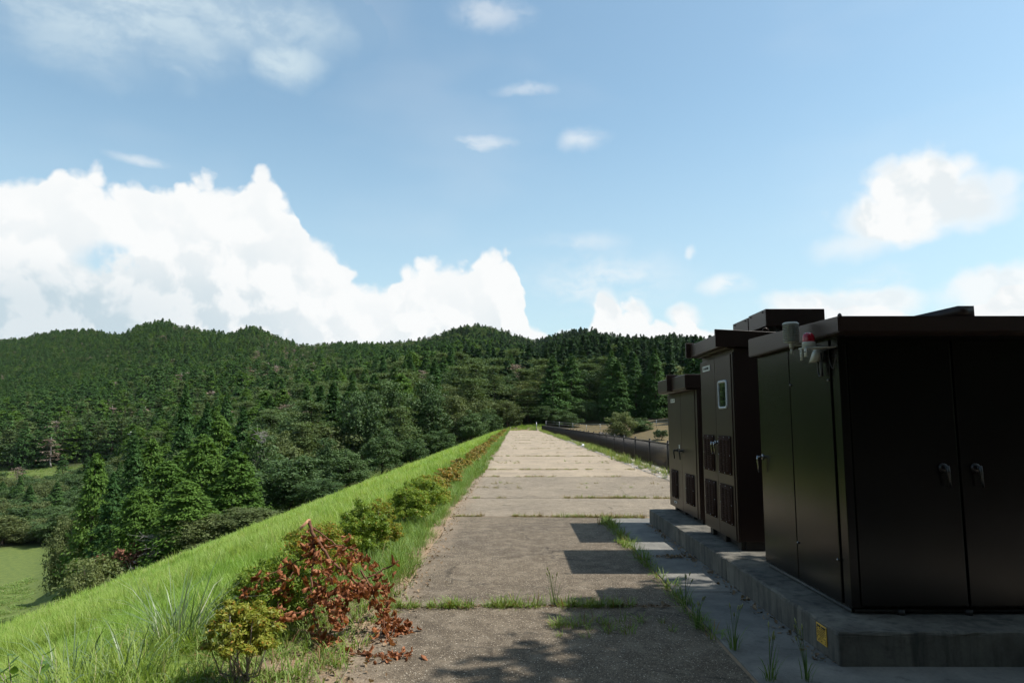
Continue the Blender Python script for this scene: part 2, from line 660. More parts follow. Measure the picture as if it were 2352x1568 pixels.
def ground(x, y):
    x = np.asarray(x, float)
    y = np.asarray(y, float)
    r = np.hypot(x, y)
    a = np.arctan2(x, y)
    fi = np.interp(a, ALL_AZ, np.arange(len(ALL_AZ)))
    fr = np.interp(np.log(np.maximum(r, 20)), np.log(RG), np.arange(len(RG)))
    i0 = np.clip(fi.astype(int), 0, len(ALL_AZ) - 2)
    j0 = np.clip(fr.astype(int), 0, len(RG) - 2)
    u_ = fi - i0
    w_ = fr - j0
    n = (ALL_P[i0, j0] * (1 - u_) * (1 - w_) + ALL_P[i0 + 1, j0] * u_ * (1 - w_) + ALL_P[i0, j0 + 1] * (1 - u_) * w_ + ALL_P[i0 + 1, j0 + 1] * u_ * w_)
    amp = np.clip((r - 150) / 250, 0, 1)
    amp = amp * np.clip((700 - r) / 300, 0.25, 1)
    n = n + amp * (3.5 * vnoise(x, y, 0.018, 1) + 2.0 * vnoise(x, y, 0.05, 2))
    d = dam_z(x, y)
    keep = (y > -32) & (y < 134)
    d = np.where(keep, d, np.where(np.abs(y) < 160, np.minimum(d, -0.5 * np.maximum(y - 134, -32 - y)), -40))
    return np.maximum(d, n)


def gz(x, y):
    return float(ground(np.array([x]), np.array([y]))[0])


# ------------------------------------------------------------------ ground
az_list = np.unique(np.concatenate([np.radians(np.arange(-180, 180, 3.0)), np.radians(np.arange(-52, 52.01, 0.4)), np.radians(np.arange(-7, 7.01, 0.12))]))
rr = np.concatenate([[0.0], np.geomspace(0.6, 3000, 230)])
AA, RR = np.meshgrid(az_list, rr[1:], indexing='ij')
TX, TY = RR * np.sin(AA), RR * np.cos(AA)
TZ = ground(TX, TY)
na, nr = TX.shape
tv = np.stack([TX, TY, TZ], -1).reshape(-1, 3)
i = np.arange(na)[:, None]
j = np.arange(nr - 1)[None]
i2 = (i + 1) % na
tq = np.stack([i * nr + j, i * nr + j + 1, i2 * nr + j + 1, i2 * nr + j], -1).reshape(-1, 4)
tv = np.vstack([tv, [0, 0, gz(0, 0)]])
tt = np.stack([np.arange(na) * nr, ((np.arange(na) + 1) % na) * nr, np.full(na, na * nr)], -1)


def in_field(x, y):
    a = (x > -125) & (x < -46) & (y > 40) & (y < 122) & (dam_z(x, y) < -17)
    b = (x > -185) & (x < -118) & (y > 204) & (y < 232)
    return a | b


gx, gy, gzv = tv[:, 0], tv[:, 1], tv[:, 2]
nat_only = gzv > np.where((gy > -32) & (gy < 134), dam_z(gx, gy), -99) + 0.02
gc = np.empty((len(tv), 4), np.float32)
gc[:] = (0.030, 0.040, 0.016, 1)                                        # forest floor
slope = (gx < -1.0) & ~nat_only
gc[slope] = (0.13, 0.19, 0.045, 1)                                    # grass slope
soil = (gx >= np.where(gy < 7.5, -1.95, -1.32)) & (gx < 4.2) & (gy < 134) & ~nat_only
gc[soil] = (0.21, 0.165, 0.12, 1)
gc[(gx >= 4.2) & (gx < 5.6) & (gy < 134)] = (0.26, 0.235, 0.20, 1)      # gravelly edge under the fence
gc[(gx >= 5.6) & ~nat_only] = (0.16, 0.15, 0.14, 1)
bank_z = (gx > 6) & (gy > 60) & (gy < 210) & nat_only & (gzv > -6) & (gzv < 2.6) & (gx < 160)
gc[bank_z] = (0.105, 0.088, 0.052, 1)
gc[in_field(gx, gy)] = (0.085, 0.120, 0.036, 1)

m_ground, t, out = new_mat('ground_cover')
at = t.node('ShaderNodeAttribute', attribute_name='ground_color')
p = pos(t)
n1 = t.noise(p, 1.3, 8.0, 0.6)
n2 = t.noise(p, 14.0, 5.0, 0.65)
c = t.mix(t.step(n1, 0.32, 0.7), at.outputs['Color'], t.mix(1.0, at.outputs['Color'], (1.5, 1.35, 1.2), 'MULTIPLY'))
c = t.mix(t.m('MULTIPLY', t.step(n2, 0.45, 0.75), 0.45), c, t.mix(1.0, at.outputs['Color'], (0.55, 0.5, 0.5), 'MULTIPLY'))
principled(t, out, c, 0.95, 0.1, 0.0, bump(t, n2, 0.5, 0.05))
me = mesh_np('terrain', tv, [tq[:, ::-1], tt], [m_ground], None, True)
ca = me.color_attributes.new('ground_color', 'FLOAT_COLOR', 'POINT')
ca.data.foreach_set('color', gc.ravel())
tag(link('terrain', me), kind='structure')

# water of the reservoir, right of the dam
m_water, t, out = new_mat('water')
principled(t, out, (0.02, 0.045, 0.04), 0.08, 0.5, 0.0, bump(t, t.noise(pos(t), 2.2, 4.0, 0.5), 0.15, 0.05))
mb = MB()
mb.add([(5, -200, -5.2), (500, -200, -5.2), (500, 260, -5.2), (5, 260, -5.2)], [[(0, 1, 2, 3)]])
tag(mb.build('reservoir_water', m_water), kind='structure')

# ------------------------------------------------------------------ road of slabs
JOINTS = [-16.0, -4.0, 6.41, 12.28, 15.18, 21.0, 24.04, 33.4, 42.5, 52.6, 62.0, 71.1, 84.0, 98.0, 115.0, 131.0]


def asphalt(name, dark, mid, pale, bright, dust):
    m, t, out = new_mat(name)
    p = pos(t)
    p = t.vm('MULTIPLY', p, (1.0, 1.0, 0.0))
    warp = t.vm('ADD', p, t.vm('SCALE', t.noise(p, 40.0, 2.0, color=True), scale=0.004))
    cellc = t.voro(warp, 125.0, 'F1', 'Color')
    dist = t.voro(warp, 125.0, 'F1', 'Distance')
    cv = t.sep(cellc)
    stone = t.ramp(cv[0], [(0.0, dark), (0.35, mid), (0.80, pale), (0.955, pale), (0.97, bright), (1.0, bright)])
    col = t.mix(t.step(dist, 0.35, 0.65, 0.0, 0.8), stone, dark)
    cr1 = t.voro(t.vm('ADD', p, t.vm('SCALE', t.noise(p, 2.5, 5.0, 0.6, color=True), scale=0.5)), 0.55, 'DISTANCE_TO_EDGE')
    crk = t.m('MULTIPLY', t.step(cr1, 0.004, 0.012, 1.0, 0.0), t.step(t.noise(p, 0.9, 3.0, 0.5), 0.48, 0.60))
    col = t.mix(t.m('MULTIPLY', crk, 0.75), col, (0.035, 0.028, 0.02))
    big = t.noise(p, 0.7, 6.0, 0.6)
    col = t.mix(t.m('MULTIPLY', t.step(big, 0.38, 0.66), 0.6), col, t.mix(1.0, col, (0.62, 0.62, 0.64), 'MULTIPLY'))
    fine = t.noise(p, 5.0, 6.0, 0.65)
    col = t.mix(t.m('MULTIPLY', t.step(fine, 0.4, 0.75), dust), col, (0.36, 0.30, 0.225))
    # sand and litter washed in from the verge
    xs = t.sep(p)[0]
    edge = t.m('ADD', xs, t.m('MULTIPLY', t.m('SUBTRACT', t.noise(p, 1.6, 7.0, 0.65), 0.5), 1.1))
    sand = t.mix(t.step(t.noise(p, 22.0, 5.0, 0.7), 0.35, 0.65), (0.31, 0.245, 0.175), (0.15, 0.112, 0.08))
    col = t.mix(t.step(edge, -0.80, -1.15, 0.0, 0.85), col, sand)
    hgt = t.m('SUBTRACT', t.m('MULTIPLY', cv[1], 0.4), dist)
    principled(t, out, col, 0.88, 0.25, 0.0, bump(t, hgt, 0.7, 0.006))
    return m


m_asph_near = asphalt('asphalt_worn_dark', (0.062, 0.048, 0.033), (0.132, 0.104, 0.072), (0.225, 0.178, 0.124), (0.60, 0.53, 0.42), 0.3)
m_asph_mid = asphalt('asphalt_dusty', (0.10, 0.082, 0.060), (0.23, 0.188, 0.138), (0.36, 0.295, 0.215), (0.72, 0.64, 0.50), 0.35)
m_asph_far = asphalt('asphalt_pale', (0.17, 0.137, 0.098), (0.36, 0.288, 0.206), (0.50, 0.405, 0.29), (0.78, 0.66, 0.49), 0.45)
m_soil = plain_mat('joint_soil', (0.06, 0.04, 0.025), (0.15, 0.105, 0.07), 20.0, 0.95, 0.1, bmp=0.6)

mb = MB()
mb.box(-1.09, 4.44, -16.0, 131.5, -0.06, -0.016)
road = tag(mb.build('road', m_soil), kind='structure')


def joint_y(k, xs):
    y = JOINTS[k]
    if k in (0, len(JOINTS) - 1):
        return np.full_like(xs, y)
    amp = 0.075 if k == 2 else 0.05
    return y + amp * vnoise(xs * 3, xs * 0 + k * 7.0, 0.55, 30 + k) + 0.018 * vnoise(xs, xs * 0 + 3 * k, 6.0, 60 + k)


for k in range(len(JOINTS) - 1):
    y0, y1 = JOINTS[k], JOINTS[k + 1]
    xr = 1.53 if y1 < 13 else 4.40
    nx, ny = 56, max(6, min(40, int((y1 - y0) * 3)))
    xs = np.linspace(-1.14, xr, nx)
    ya = joint_y(k, xs) + (0.022 if k else 0)
    yb = joint_y(k + 1, xs) - 0.022
    tt_ = np.linspace(0, 1, ny)
    gxx = np.repeat(xs[None], ny, 0)
    gyy = ya[None] * (1 - tt_[:, None]) + yb[None] * tt_[:, None]
    ragged = 0.06 * vnoise(gyy, gyy * 0 + 5, 2.2, 5) + 0.03 * vnoise(gyy, gyy * 0, 9.0, 6)
    gxx = gxx + ragged * (np.arange(nx)[None] == 0)
    gzz = 0.004 * vnoise(gxx, gyy, 1.4, 8) - 0.004
    v = np.stack([gxx, gyy, gzz], -1).reshape(-1, 3)
    a = np.arange(ny - 1)[:, None] * nx
    b = np.arange(nx - 1)[None]
    q = np.stack([a + b, a + b + 1, a + nx + b + 1, a + nx + b], -1).reshape(-1, 4)
    per = np.concatenate([np.arange(nx), np.arange(1, ny) * nx + nx - 1, (ny - 1) * nx + np.arange(nx - 2, -1, -1), np.arange(ny - 2, 0, -1) * nx])
    up_ = v[per].copy()
    lo = v[per].copy()
    lo[:, 2] = -0.05
    npv, npp = len(v), len(per)
    e = np.arange(npp)
    sk = np.stack([npv + e, npv + npp + e, npv + npp + (e + 1) % npp, npv + (e + 1) % npp], -1)
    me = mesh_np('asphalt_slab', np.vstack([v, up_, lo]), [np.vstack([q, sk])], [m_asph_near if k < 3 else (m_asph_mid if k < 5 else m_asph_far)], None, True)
    link('asphalt_slab', me, road)

# ------------------------------------------------------------------ concrete apron and plinth
def concrete(name, c1, c2, streak=0.0, dark=(0.045, 0.045, 0.041)):
    m, t, out = new_mat(name)
    p = pos(t)
    a = t.noise(p, 2.6, 8.0, 0.65)
    b_ = t.noise(p, 30.0, 5.0, 0.7)
    col = t.mix(t.step(a, 0.3, 0.7), c1, c2)
    col = t.mix(t.m('MULTIPLY', t.step(b_, 0.45, 0.8), 0.35), col, dark)
    blot = t.noise(p, 5.5, 7.0, 0.7)
    col = t.mix(t.step(blot, 0.56, 0.72, 0.0, 0.6), col, dark)
    if streak:
        s = t.noise(t.vm('MULTIPLY', p, (9.0, 9.0, 0.9)), 1.0, 6.0, 0.65)
        col = t.mix(t.step(s, 0.42, 0.7, 0.0, streak), col, dark)
    principled(t, out, col, 0.9, 0.25, 0.0, bump(t, b_, 0.35, 0.01))
    return m


m_apron = concrete('apron_concrete', (0.125, 0.122, 0.112), (0.205, 0.195, 0.172))
m_plinth = concrete('plinth_concrete', (0.088, 0.082, 0.070), (0.165, 0.153, 0.127), 0.85)
apron = thing('concrete_apron', None, None, (1.9, 6.0, 0))
tag(apron, kind='structure')
for ya, yb in ((-6.0, 2.2), (2.22, 6.9), (6.92, 12.06)):
    bevel_box('apron_panel', 1.56, 4.75, ya, yb, -0.06, 0.004, m_apron, apron, bev=0.006)
plinth = thing('concrete_plinth', 'long grey streaked concrete plinth carrying the three brown cabinets', 'plinth', (2.2, 8.1, 0))
for ya, yb in ((4.86, 7.36), (7.363, 9.4), (9.403, 11.46)):
    pb = bevel_box('plinth_block', 2.2, 4.7, ya, yb, -0.02, 0.232, m_plinth, plinth, bev=0.016)
    bm = bmesh.new()
    bm.from_mesh(pb.data)
    bmesh.ops.subdivide_edges(bm, edges=[e for e in bm.edges if e.calc_length() > 0.1], cuts=26, use_grid_fill=True)
    for v_ in bm.verts:                                   # worn, slightly chipped arrises
        if v_.co.z > 0.205 and len(v_.link_faces) < 9:
            k_ = 0.005 if min(abs(v_.co.x), abs(v_.co.y - (ya - 8.1)), abs(v_.co.y - (yb - 8.1))) < 0.03 else 0.001
            v_.co += Vector((random.gauss(0, k_ * 0.5), random.gauss(0, k_ * 0.5), -abs(random.gauss(0, k_))))
    bm.to_mesh(pb.data)
    bm.free()

# ------------------------------------------------------------------ cabinets
def paint(name, col, rough, spec=0.5):
    m, t, out = new_mat(name)
    p = pos(t)
    n = t.noise(p, 1.4, 4.0, 0.5)
    cc = t.mix(t.step(n, 0.3, 0.75), col, tuple(x * 1.25 for x in col))
    st = t.noise(t.vm('MULTIPLY', p, (7.0, 7.0, 0.5)), 1.0, 4.0, 0.5)
    cc = t.mix(t.step(st, 0.55, 0.85, 0.0, 0.3), cc, tuple(x * 1.8 for x in col))
    rg = t.lin(t.noise(p, 1.1, 3.0, 0.5), 0.2, 0.8, rough - 0.03, rough + 0.05)
    principled(t, out, cc, rg, spec, 0.0, bump(t, t.noise(p, 2.2, 2.0, 0.4), 0.05, 0.02))
    return m


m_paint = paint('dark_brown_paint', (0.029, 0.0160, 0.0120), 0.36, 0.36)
m_louver = paint('louver_brown_paint', (0.046, 0.027, 0.020), 0.9, 0.05)
m_chrome_dim = plain_mat('dim_reflection_chrome', (0.06, 0.06, 0.06), (0.10, 0.10, 0.10), 30.0, 0.30, 0.5, 1.0)  # chrome with the dark surroundings it mirrors put into its colour
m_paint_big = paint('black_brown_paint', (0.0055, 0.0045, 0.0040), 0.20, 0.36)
m_gap = plain_mat('seam_shadow_gap', (0.006, 0.005, 0.005), (0.010, 0.009, 0.008), 5.0, 0.8, 0.2)
m_base = plain_mat('base_frame_steel', (0.014, 0.012, 0.011), (0.03, 0.025, 0.022), 12.0, 0.55, 0.4)
m_chrome = plain_mat('chrome', (0.24, 0.24, 0.24), (0.32, 0.32, 0.31), 30.0, 0.22, 0.5, 1.0)
m_blackpl = plain_mat('black_plastic', (0.010, 0.010, 0.010), (0.02, 0.02, 0.02), 20.0, 0.4, 0.5)
m_white = plain_mat('aged_white_plastic', (0.36, 0.36, 0.31), (0.48, 0.48, 0.42), 14.0, 0.5, 0.4)
m_plate = plain_mat('white_nameplate', (0.55, 0.58, 0.56), (0.68, 0.70, 0.68), 30.0, 0.45, 0.4)
m_ink = plain_mat('sign_ink', (0.02, 0.022, 0.022), (0.05, 0.05, 0.05), 40.0, 0.7, 0.2)
m_galv = plain_mat('galvanised_steel', (0.28, 0.29, 0.29), (0.42, 0.43, 0.43), 16.0, 0.45, 0.5, 0.6)
m_rubber = plain_mat('window_gasket', (0.42, 0.45, 0.46), (0.52, 0.55, 0.56), 20.0, 0.5, 0.4)
m_glass, t, out = new_mat('dark_window_glass')
principled(t, out, t.mix(t.noise(pos(t), 3.0), (0.012, 0.016, 0.012), (0.02, 0.024, 0.018)), 0.03, 1.0)


def louver(parent, root, X, ya, yb, za, zb, cols=3, rows=15):
    """stamped vent plate on a -X face: plate, louvre hoods in rows, screws."""
    mb = MB()
    mb.box(X - 0.014, X - 0.002, ya, yb, za, zb)
    w = (yb - ya) - 0.06
    h = (zb - za) - 0.07
    cw = w / cols
    rh = h / rows
    for a in range(cols):
        for b in range(rows):
            y0 = ya + 0.03 + a * cw + cw * 0.08
            y1 = y0 + cw * 0.84
            z0 = za + 0.035 + b * rh
            z1 = z0 + rh * 0.62
            x0, x1 = X - 0.014, X - 0.023
            mb.hexa([(x1, y0, z0), (x0, y0, z0), (x1, y1, z0), (x0, y1, z0), (x0 - 0.002, y0 + 0.006, z1), (x0, y0 + 0.006, z1), (x0 - 0.002, y1 - 0.006, z1), (x0, y1 - 0.006, z1)])
    lp = mb.build('louver_panel', m_louver, None)
    lp.data.transform(Matrix.Translation(-Vector(root.location)))
    lp.parent = parent
    sc = MB()
    for yy in (ya + 0.015, (ya + yb) / 2, yb - 0.015):
        for zz in (za + 0.015, (za + zb) / 2, zb - 0.015):
            if yy == (ya + yb) / 2 and zz == (za + zb) / 2:
                continue
            sc.tube([(X - 0.013, yy, zz), (X - 0.019, yy, zz)], 0.006, 6)
    tag(sub(lp, 'screws', sc, m_galv, root), kind='stuff')
    return lp


def lever_x(parent, root, X, y, z, mat, drop=0.13, out_=0.05, ydir=1):
    """L-handle on a -X facing door: rose, neck and hanging grip."""
    mb = MB()
    mb.tube([(X, y, z), (X - 0.008, y, z), (X - 0.012, y, z)], [0.028, 0.028, 0.020], 14)
    mb.tube([(X - 0.010, y, z), (X - out_, y, z)], [0.014, 0.012], 10)
    mb.tube([(X - out_, y, z + 0.014), (X - out_ - 0.004, y + 0.004 * ydir, z - 0.03), (X - out_ + 0.004, y + 0.008 * ydir, z - drop * 0.7), (X - out_ + 0.006, y + 0.010 * ydir, z - drop)], [0.013, 0.012, 0.010, 0.008], 8)
    v, f = mb.arrays()
    me = mesh_np('handle', v - np.array(root.location), f, [mat], None, True)
    return link('handle', me, parent)


def nameplate(parent, root, X, ya, yb, za, zb, rows=1, glyphs=7):
    pl = bevel_box('nameplate', X - 0.006, X - 0.001, ya, yb, za, zb, m_plate, parent, root, bev=0.001, seg=1)
    mb = MB()
    rs = np.random.RandomState(int(abs(ya * 1000)) % 9999)
    gw = (yb - ya) * 0.82 / glyphs
    for g in range(glyphs):
        y0 = yb - (yb - ya) * 0.09 - (g + 1) * gw
        z0 = za + (zb - za) * 0.28
        gh = (zb - za) * 0.44
        for s in range(rs.randint(3, 6)):
            if rs.rand() < 0.55:
                zz = z0 + rs.rand() * gh
                mb.box(X - 0.0085, X - 0.0055, y0 + 0.10 * gw, y0 + 0.85 * gw, zz, zz + gh * 0.09)
            else:
                yy = y0 + (0.12 + rs.rand() * 0.65) * gw
                mb.box(X - 0.0085, X - 0.0055, yy, yy + gw * 0.10, z0, z0 + gh)
    tag(sub(pl, 'lettering', mb, m_ink, root), kind='stuff')
    return pl


def seam_box(name, parent, root, x0, x1, y0, y1, z0, z1, mat):
    return bevel_box(name, x0, x1, y0, y1, z0, z1, mat, parent, root, 0.003)


# --- far small cabinet
c1 = thing('equipment_cabinet', 'small brown cabinet farthest along the plinth with black door handles', 'cabinet', (3.0, 10.6, 0.232))
FX, YA, YB, ZA, ZB = 2.56, 9.69, 11.52, 0.30, 2.09
bevel_box('cabinet_body', FX + 0.03, 3.75, YA, YB, ZA + 0.005, ZB + 0.03, m_paint, c1)
YS = 10.62
for a, b in ((YA + 0.11, YS - 0.003), (YS + 0.003, YB - 0.01)):
    bevel_box('door', FX, FX + 0.028, a, b, ZA, ZB, m_paint, c1, bev=0.005)
bevel_box('corner_post', FX + 0.008, FX + 0.03, YA + 0.002, YA + 0.10, ZA, ZB + 0.02, m_paint, c1)
doors1 = [o for o in c1.children if o.name.startswith('door')]
louver(doors1[1], c1, FX, 10.92, 11.31, 0.45, 0.885)
louver(doors1[0], c1, FX, 9.93, 10.38, 0.45, 0.885)
lever_x(doors1[1], c1, FX, 10.92, 1.20, m_blackpl, 0.13)
lever_x(doors1[0], c1, FX, 10.60 - 0.05, 1.205, m_blackpl, 0.13)
nameplate(doors1[1], c1, FX, 10.98, 11.27, 1.955, 2.015, glyphs=5)
nameplate(doors1[1], c1, FX, 11.02, 11.19, 0.365, 0.395, glyphs=6)
bevel_box('tag', FX - 0.004, FX - 0.001, 10.73, 10.79, 1.235, 1.295, m_plate, doors1[1], c1, bev=0.001, seg=1)
# roof with a middle rib that stands proud
bevel_box('roof', 2.40, 3.85, 9.67, 11.50, 2.122, 2.317, m_paint, c1, bev=0.006)
rf = [o for o in c1.children if o.name.startswith('roof')][0]
bevel_box('roof_rib', 2.33, 3.86, 10.50, 10.54, 2.112, 2.36, m_paint, rf, c1)
bevel_box('roof_lip', 2.42, 3.8, 9.70, 11.47, 2.10, 2.1215, m_paint, rf, c1)
for yy in (9.76, 10.25, 10.75, 11.30):
    bevel_box('foot', FX + 0.06, FX + 0.16, yy, yy + 0.12, 0.233, 0.305, m_base, c1)
bevel_box('base_frame', FX + 0.11, 3.70, YA + 0.04, YB - 0.04, 0.236, 0.304, m_base, c1)

# --- middle tall cabinet
c2 = thing('equipment_cabinet', 'tall brown cabinet with small white framed window and four louvered vents', 'cabinet', (3.0, 8.4, 0.232))
FX, YA, YB, ZA, ZB = 2.46, 7.745, 9.065, 0.33, 2.42
YS = 8.415
bevel_box('cabinet_body', FX + 0.03, 3.85, YA, YB, ZA + 0.005, ZB + 0.06, m_paint, c2)
for a, b in ((YA + 0.055, YS - 0.003), (YS + 0.003, YB - 0.01)):
    bevel_box('door', FX, FX + 0.028, a, b, ZA, ZB, m_paint, c2, bev=0.005)
bevel_box('corner_post', FX + 0.010, FX + 0.03, YA + 0.002, YA + 0.05, ZA, ZB + 0.02, m_paint, c2)
d2 = [o for o in c2.children if o.name.startswith('door')]
louver(d2[1], c2, FX, 8.53, 8.97, 1.045, 1.485, 3, 14)
louver(d2[0], c2, FX, 7.87, 8.32, 1.045, 1.485, 3, 14)
louver(d2[1], c2, FX, 8.52, 8.96, 0.49, 0.925, 3, 14)
louver(d2[0], c2, FX, 7.87, 8.31, 0.49, 0.925, 3, 14)
lever_x(d2[1], c2, FX, 8.47, 1.395, m_chrome, 0.14)
lever_x(d2[0], c2, FX, 8.36, 1.395, m_chrome, 0.14)
nameplate(d2[1], c2, FX, 8.60, 8.925, 2.29, 2.36, glyphs=8)


def rounded_ring(X, ya, yb, za, zb, rad, wid, n=6):
    def loop(ya, yb, za, zb, r):
        pts = []
        for cy, cz, a0 in ((yb - r, zb - r, 0), (ya + r, zb - r, 90), (ya + r, za + r, 180), (yb - r, za + r, 270)):
            for k in range(n + 1):
                a = math.radians(a0 + 90 * k / n)
                pts.append((cy + r * math.cos(a), cz + r * math.sin(a)))
        return pts
    o_ = loop(ya, yb, za, zb, rad)
    i_ = loop(ya + wid, yb - wid, za + wid, zb - wid, max(rad - wid, 0.004))
    m_ = len(o_)
    v = [(X, y, z) for y, z in o_] + [(X - 0.014, y * 0.98 + (ya + yb) / 2 * 0.02, z) for y, z in o_] + [(X - 0.014, y, z) for y, z in i_] + [(X, y, z) for y, z in i_]
    q = []
    for k in range(m_):
        k2 = (k + 1) % m_
        for s in range(3):
            q.append((s * m_ + k, s * m_ + k2, (s + 1) * m_ + k2, (s + 1) * m_ + k))
    inner = [(X - 0.004, y, z) for y, z in i_] + [(X - 0.004, (ya + yb) / 2, (za + zb) / 2)]
    tri = [(k, (k + 1) % m_, m_) for k in range(m_)]
    return v, q, inner, tri


v, q, iv, itri = rounded_ring(FX, 7.94, 8.275, 1.80, 2.135, 0.055, 0.026)
mb = MB()
mb.add(v, [q])
wf = mb.build('window_frame', m_rubber, None)
wf.data.transform(Matrix.Translation(-Vector(c2.location)))
wf.parent = d2[0]
mb = MB()
mb.add(iv, [itri])
sub(wf, 'pane', mb, m_glass, c2)


def prism_y(name, parent, root, prof, y0, y1, mat):
    """outline [(x,z)...] extruded along Y."""
    n = len(prof)
    v = [(x, y0, z) for x, z in prof] + [(x, y1, z) for x, z in prof]
    bm = bmesh.new()
    vs = [bm.verts.new(Vector(p_) - Vector(root.location)) for p_ in v]
    bm.faces.new(vs[:n])
    bm.faces.new(vs[n:][::-1])
    for k in range(n):
        bm.faces.new([vs[(k + 1) % n], vs[k], vs[n + k], vs[n + (k + 1) % n]])
    bmesh.ops.recalc_face_normals(bm, faces=bm.faces)
    bmesh.ops.bevel(bm, geom=list(bm.edges), offset=0.003, segments=1, affect='EDGES')
    me = bpy.data.meshes.new(name)
    bm.to_mesh(me)
    bm.free()
    me.materials.append(mat)
    return link(name, me, parent)


rf2 = prism_y('roof', c2, c2, [(2.345, 2.505), (2.345, 2.66), (3.9, 2.60), (3.9, 2.505)], 7.745, 9.085, m_paint)
prism_y('roof_end_plate', rf2, c2, [(2.275, 2.495), (2.275, 2.696), (2.93, 2.662), (3.95, 2.61), (3.95, 2.495)], 7.71, 7.742, m_paint)
prism_y('roof_end_plate', rf2, c2, [(2.285, 2.495), (2.285, 2.693), (2.93, 2.660), (3.95, 2.61), (3.95, 2.495)], 9.088, 9.12, m_paint)
bevel_box('roof_lip', 2.42, 3.88, 7.76, 9.05, 2.482, 2.504, m_paint, rf2, c2)
mb = MB()
th = np.linspace(0, 2 * math.pi, 17)
mb.tube(np.stack([2.88 + 0.032 * np.cos(th), 7.80 + 0 * th, 2.685 + 0.032 * np.sin(th)], 1), 0.008, 6, False)
sub(rf2, 'lifting_eye', mb, m_paint, c2, True)
for ya, yb, dz in ((7.86, 8.445, 0.0), (8.475, 9.06, -0.012)):
    vb = bevel_box('ventilator_hood', 2.914, 3.60, ya, yb, 2.752, 2.953 + dz, m_paint, c2, bev=0.005)
    bevel_box('hood_neck', 3.06, 3.50, ya + 0.06, yb - 0.06, 2.58, 2.755, m_base, vb, c2)
    mb = MB()
    for yy in (ya + 0.09, yb - 0.09):
        mb.tube([(2.914, yy, 2.925 + dz), (2.905, yy, 2.925 + dz)], 0.010, 8)
    tag(sub(vb, 'bolts', mb, m_base, c2), kind='stuff')
for yy in (7.80, 8.35, 8.88):
    bevel_box('foot', FX + 0.05, FX + 0.17, yy, yy + 0.12, 0.233, 0.332, m_base, c2)
bevel_box('base_frame', FX + 0.10, 3.80, YA + 0.03, YB - 0.03, 0.236, 0.336, m_base, c2)

# --- near large cabinet
c3 = thing('equipment_cabinet', 'largest and nearest cabinet, almost black in the shade at the right', 'cabinet', (3.5, 6.0, 0.232))
FX, YA, YB, ZA, ZB = 2.48, 5.25, 6.985, 0.285, 2.293
YS = 6.18
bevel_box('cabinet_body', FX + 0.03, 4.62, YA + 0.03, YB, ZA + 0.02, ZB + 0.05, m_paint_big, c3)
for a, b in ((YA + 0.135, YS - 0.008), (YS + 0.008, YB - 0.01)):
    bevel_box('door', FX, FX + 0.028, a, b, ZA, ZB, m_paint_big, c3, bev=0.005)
d3 = [o for o in c3.children if o.name.startswith('door')]
lever_x(d3[1], c3, FX, 6.93, 1.30, m_chrome, 0.15)
bevel_box('corner_post', FX + 0.012, FX + 0.075, YA + 0.002, YA + 0.12, ZA, ZB + 0.03, m_paint_big, c3)
for a, b in ((FX + 0.085, 3.355), (3.372, 4.30)):
    bevel_box('front_door', a, b, YA + 0.004, YA + 0.028, ZA + 0.01, ZB - 0.02, m_paint_big, c3, bev=0.005)
fd = [o for o in c3.children if o.name.startswith('front_door')]


def lever_y(parent, root, x, z):
    mb = MB()
    Y = YA + 0.004
    mb.tube([(x, Y, z), (x, Y - 0.012, z), (x, Y - 0.018, z)], [0.034, 0.034, 0.024], 16)
    mb.tube([(x, Y - 0.014, z), (x, Y - 0.055, z)], [0.016, 0.013], 10)
    mb.tube([(x, Y - 0.055, z + 0.016), (x + 0.004, Y - 0.058, z - 0.03), (x + 0.012, Y - 0.052, z - 0.09), (x + 0.018, Y - 0.050, z - 0.14)], [0.015, 0.014, 0.011, 0.009], 8)
    v, f = mb.arrays()
    return link('handle', mesh_np('handle', v - np.array(root.location), f, [m_chrome_dim], None, True), parent)


lever_y(fd[0], c3, 3.235, 1.305)
lever_y(fd[1], c3, 3.478, 1.305)
# roof: top falls slightly towards the camera, fascia all round
rf3 = []
bm = bmesh.new()
vv = [(2.405, 5.04, 2.312), (4.75, 5.04, 2.312), (2.405, 7.01, 2.305), (4.75, 7.01, 2.305), (2.405, 5.04, 2.432), (4.75, 5.04, 2.432), (2.405, 7.01, 2.494), (4.75, 7.01, 2.494)]
vs = [bm.verts.new(Vector(p_) - Vector(c3.location)) for p_ in vv]
for f in [(0, 2, 3, 1), (4, 5, 7, 6), (0, 1, 5, 4), (2, 6, 7, 3), (0, 4, 6, 2), (1, 3, 7, 5)]:
    bm.faces.new([vs[k] for k in f])
bmesh.ops.bevel(bm, geom=list(bm.edges), offset=0.008, segments=2, affect='EDGES')
me = bpy.data.meshes.new('roof')
bm.to_mesh(me)
bm.free()
me.materials.append(m_paint)
rf3 = link('roof', me, c3)
mb = MB()
mb.hexa([(3.315, 5.06, 2.43), (3.435, 5.06, 2.43), (3.315, 6.98, 2.485), (3.435, 6.98, 2.485), (3.315, 5.06, 2.510), (3.435, 5.06, 2.510), (3.315, 6.98, 2.55), (3.435, 6.98, 2.55)])
sub(rf3, 'roof_rib', mb, m_paint, c3)
mb = MB()
th = np.linspace(0, 2 * math.pi, 17)
mb.tube(np.stack([2.60 + 0 * th, 5.42 + 0.022 * np.cos(th), 2.475 + 0.03 * np.sin(th)], 1), 0.009, 6, False)
sub(rf3, 'lifting_eye', mb, m_base, c3, True)
